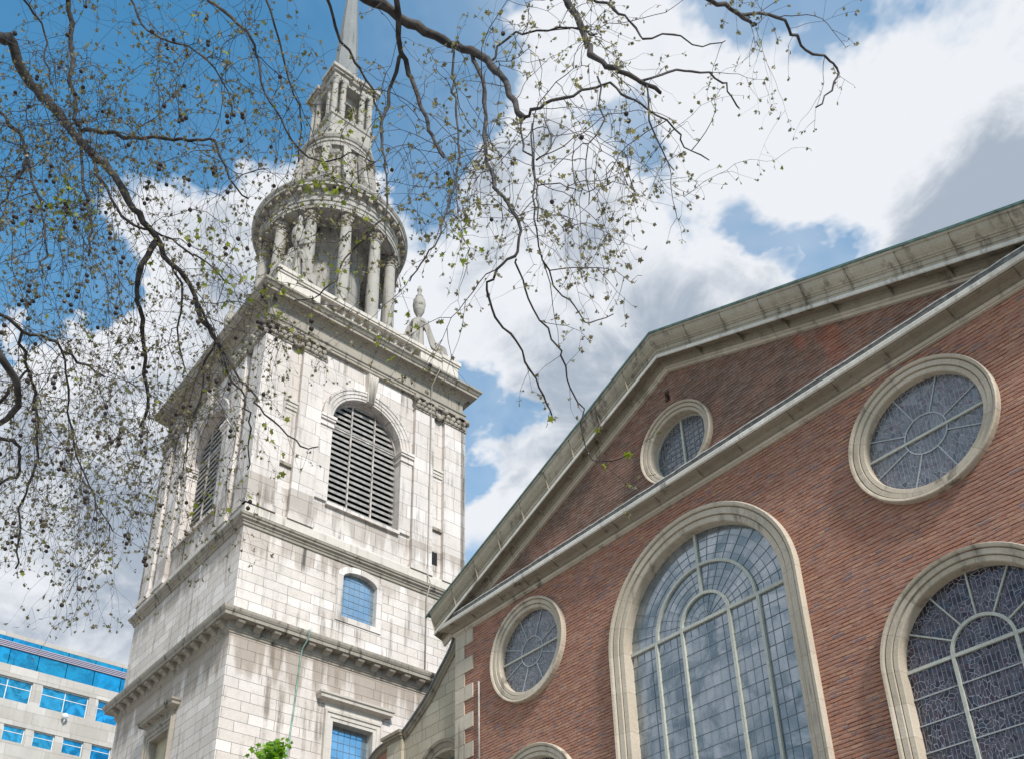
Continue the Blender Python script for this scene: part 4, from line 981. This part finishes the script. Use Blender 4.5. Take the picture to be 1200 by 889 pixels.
for w0, w1, px in LIMBS:
    ctl = []
    for i, (u, v) in enumerate(px):
        ctl.append(wp(u+(random.uniform(-3,3) if 0 < i < len(px)-1 else 0), v, 0))
    pts = smooth3(ctl, 3)
    for i in range(1, len(pts)-1): pts[i] += Vector((random.gauss(0, .010), random.gauss(0, .010), random.gauss(0, .010)))*(1 if i % 3 else .4)
    n = len(pts); rad = []
    for i, p in enumerate(pts):
        d = p.dot(CF); rad.append((w0+(w1-w0)*i/(n-1))/2/FOC*d*random.uniform(.92, 1.08))
    rad = [r*(1+.16*max(0, math.sin(i*1.7+w0))) for i, r in enumerate(rad)]
    lb.tube(pts, rad, 8 if w0 > 5 else 5, .4)
    if px[0][0] < 0 or px[0][1] < 0: rootpts.append((pts[0], (pts[0]-pts[1]).normalized(), rad[0]))
    for i in range(1, n): nodes.append((pts[i], (pts[i]-pts[i-1]).normalized(), w0, i/(n-1), (pts[i]-pts[i-1]).length))
# the limbs run back, outside the picture, to the crotch of the trunk
for p, t, r in rootpts:
    m1 = p+t*.9+Vector((0, 0, .25)); m2 = (p+trunk_top)*.5+Vector((0, 0, 1.6)); 
    pts = smooth3([p, m1, m2, trunk_top-Vector((0, 0, .2))], 5); lb.tube(pts, [r*(1.0+1.6*i/(len(pts)-1))+.012*i/(len(pts)-1) for i in range(len(pts))], 7, .4)
lb.build('limbs', M['bark'], plane)

tw = MB(); lf = MB(); gl = MB(); balls = []
def leaf(mb, p, d, size):
    """small five-lobed plane leaf, folded along its midrib"""
    d = d.normalized(); s = d.cross(Vector((random.uniform(-1,1), random.uniform(-1,1), random.uniform(-.3,1)))); s = s.normalized() if s.length > 1e-3 else d.orthogonal().normalized()
    n = d.cross(s); c = random.uniform(.1, .45)
    P = lambda a, b: p+(d*a+s*b+n*(abs(b)*c))*size
    pts = [P(0,0), P(.05,.42), P(.30,.30), P(.52,.62), P(.60,.26), P(1.0,0), P(.60,-.26), P(.52,-.62), P(.30,-.30), P(.05,-.42)]
    mb.add(pts, [(0,1,2,4,5),(0,5,6,8,9),(2,3,4),(6,7,8)], None)
def project(p):
    d = p.dot(CF); return 600+CX+FOC*p.dot(CR)/d, 444.5+CY-FOC*p.dot(CU)/d
GREEN = [((705,538),48), ((650,485),14), ((390,210),50), ((430,250),40), ((500,370),45), ((440,395),35), ((80,240),45), ((250,280),45), ((265,330),35), ((300,560),50), ((330,510),40), ((230,590),30), ((410,160),40), ((330,350),50), ((540,290),40), ((395,330),30)]
def greenness(u, v):
    return max([0]+[1-math.hypot(u-a, v-b)/r for (a, b), r in GREEN if math.hypot(u-a, v-b) < r])
def allowed(u, v, off=0.0):
    """where the photograph shows the crown: a curtain at the left, thinning to the right and below"""
    if u < 330: lim = 690-max(0, u-140)*.35
    elif u < 500: lim = 420-(u-330)*.25
    elif u < 740: lim = 400
    elif u < 1000: lim = 250-(u-740)*.45
    else: lim = -50
    return v < lim+off
def twig(p, d, L, r, lvl, lush, free=False, off=0.0):
    step = .055*random.uniform(.8, 1.3); n = max(3, int(L/step)); pts = [p.copy()]; q = p.copy(); d = d.normalized(); zig = 1
    for i in range(n):
        u, v = project(q)
        if not free and not allowed(u, v, off): break
        d = (d+Vector((0,0,-.10-.06*lvl))+Vector((random.gauss(0,.20), random.gauss(0,.20), random.gauss(0,.16)))).normalized()
        q = q+d*step; pts.append(q.copy()); 
        side = d.cross(Vector((random.uniform(-1,1), random.uniform(-1,1), random.uniform(-1,1)))).normalized()
        if lvl < 2 and random.random() < (.42 if lvl == 0 else .26) and i > 1: twig(q, (d*.5+side).normalized(), L*random.uniform(.3,.6), r*.62, lvl+1, lush, free, off)
        if random.random() < .40*lush+.04: tuft(q, (d*.3+side+Vector((0,0,.25))).normalized(), lush)
        if random.random() < BALLP*(2.2 if u < 330 else .45): ball(q)
    if len(pts) > 1:
        m = len(pts)-1; tw.tube(pts, [r*(1-.6*i/m) for i in range(len(pts))], 3 if r < .0028 else 4, None, False)
        tuft(q, d, 1.0)
BALLP = .0042
def tuft(q, d, lush):
    u, v = project(q); gr = greenness(u, v)
    for _ in range(random.choice((1,2,2,3))):
        dd = (d+Vector((random.gauss(0,.6), random.gauss(0,.6), random.gauss(0,.6)))).normalized()
        st = q+dd*random.uniform(.006,.016)
        tw.tube([q, st], .0013, 3, None, False)
        if random.random() < gr*.5 or random.random() < .005: leaf(gl, st, dd+Vector((0,0,-.3)), random.uniform(.022,.042))
        else: leaf(lf, st, dd, random.uniform(.011,.025))
def ball(q):
    L = random.uniform(.04,.14); a = q+Vector((random.uniform(-.02,.02), random.uniform(-.02,.02), -L))
    tw.tube([q, (q+a)*.5+Vector((random.uniform(-.012,.012), 0, 0)), a], .0012, 3, None, False); balls.append(a)
    if random.random() < .4:
        b = a+Vector((random.uniform(-.012,.012), random.uniform(-.012,.012), -random.uniform(.035,.055))); tw.tube([a, b], .0012, 3, None, False); balls.append(b)
for p, t, w0, f, seg in nodes:
    u, v = project(p)
    dens = 8.5 if u < 250 else (4.2 if u < 470 else (4.6 if u < 720 else 3.2))
    if w0 > 9: dens *= .8
    k = seg*dens; k = int(k)+(random.random() < k-int(k))
    for _ in range(k):
        rv = Vector((random.gauss(0,1), random.gauss(0,1), random.gauss(0,.7))).normalized()
        d = (t*.7+rv*.9).normalized(); L = random.choice((.3,.4,.6,.8,1.0,1.3))*(1.2 if u < 330 else 1.0)
        out = not allowed(u, v)
        if out: L = random.uniform(.10, .28)
        if out and u > 640 and v > 460:
            for _q in range(2): tuft(p+rv*.012, d, 1.0)
        twig(p, d, L, random.uniform(.0017,.0034) if not out else .0018, 0, .55 if u > 330 else .45, out, random.gauss(0, 45)-10)
tw.build('twigs', M['twig'], plane, recalc=False)
lf.build('unfolding_leaves', M['leaf_dull'], plane, recalc=False); gl.build('green_leaves', M['leaf_green'], plane, recalc=False)
bb = MB(); bb.blob((0,0,0), 0.0138, .5, 7, .08); b0 = None
balls.sort(key=lambda p: p.length)
vis = [p for p in balls if -5 < project(p)[0] < 1205 and -5 < project(p)[1] < 894]; rest = vis[100:]
for p in vis[:100]:
    if b0 is None: b0 = bb.build('seed_ball', M['ball'], plane); b0.location = p
    else: copy_part(b0, plane, p)
if rest:
    rb = MB()
    for p in rest: rb.blob(p, 0.0138, .5, 6, .08)
    rb.build('seed_balls', M['ball'], plane, kind='stuff')

# ------------------------------------------------------------------ young tree in front of the tower
def small_tree(u, v, dist, label):
    top = ray(u, v)*dist; base = Vector((top.x, top.y, GROUND)); t = thing('young_tree', label, 'tree', base)
    tb = MB(); H_ = top.z-GROUND; tb.tube([(0,0,0),(.05,.03,H_*.4),(-.05,.02,H_*.75),(0,0,H_*.97)], [.12,.09,.05,.015], 8); lv = MB()
    rng = random
    for i in range(46):
        z = H_*rng.uniform(.45,.98); a = rng.uniform(0,2*PI); L = (H_-z)*.32+.25
        p0 = Vector((0,0,z)); p1 = p0+Vector((math.cos(a)*L, math.sin(a)*L, L*rng.uniform(.2,.6))); tb.tube([p0,(p0+p1)*.5+Vector((0,0,.04)),p1], [.018,.012,.005], 4)
        for j in range(60):
            q = p0.lerp(p1, rng.uniform(.2,1.05))+Vector((rng.gauss(0,.10), rng.gauss(0,.10), rng.gauss(0,.09)))
            leaf(lv, q, Vector((rng.gauss(0,1), rng.gauss(0,1), rng.uniform(-1,.3))), rng.uniform(.06,.13))
    tb.build('trunk', M['bark'], t); lv.build('crown', M['leaf_bush'], t, recalc=False)
small_tree(322, 871, 21.0, 'young tree with bright green crown below the tower window')
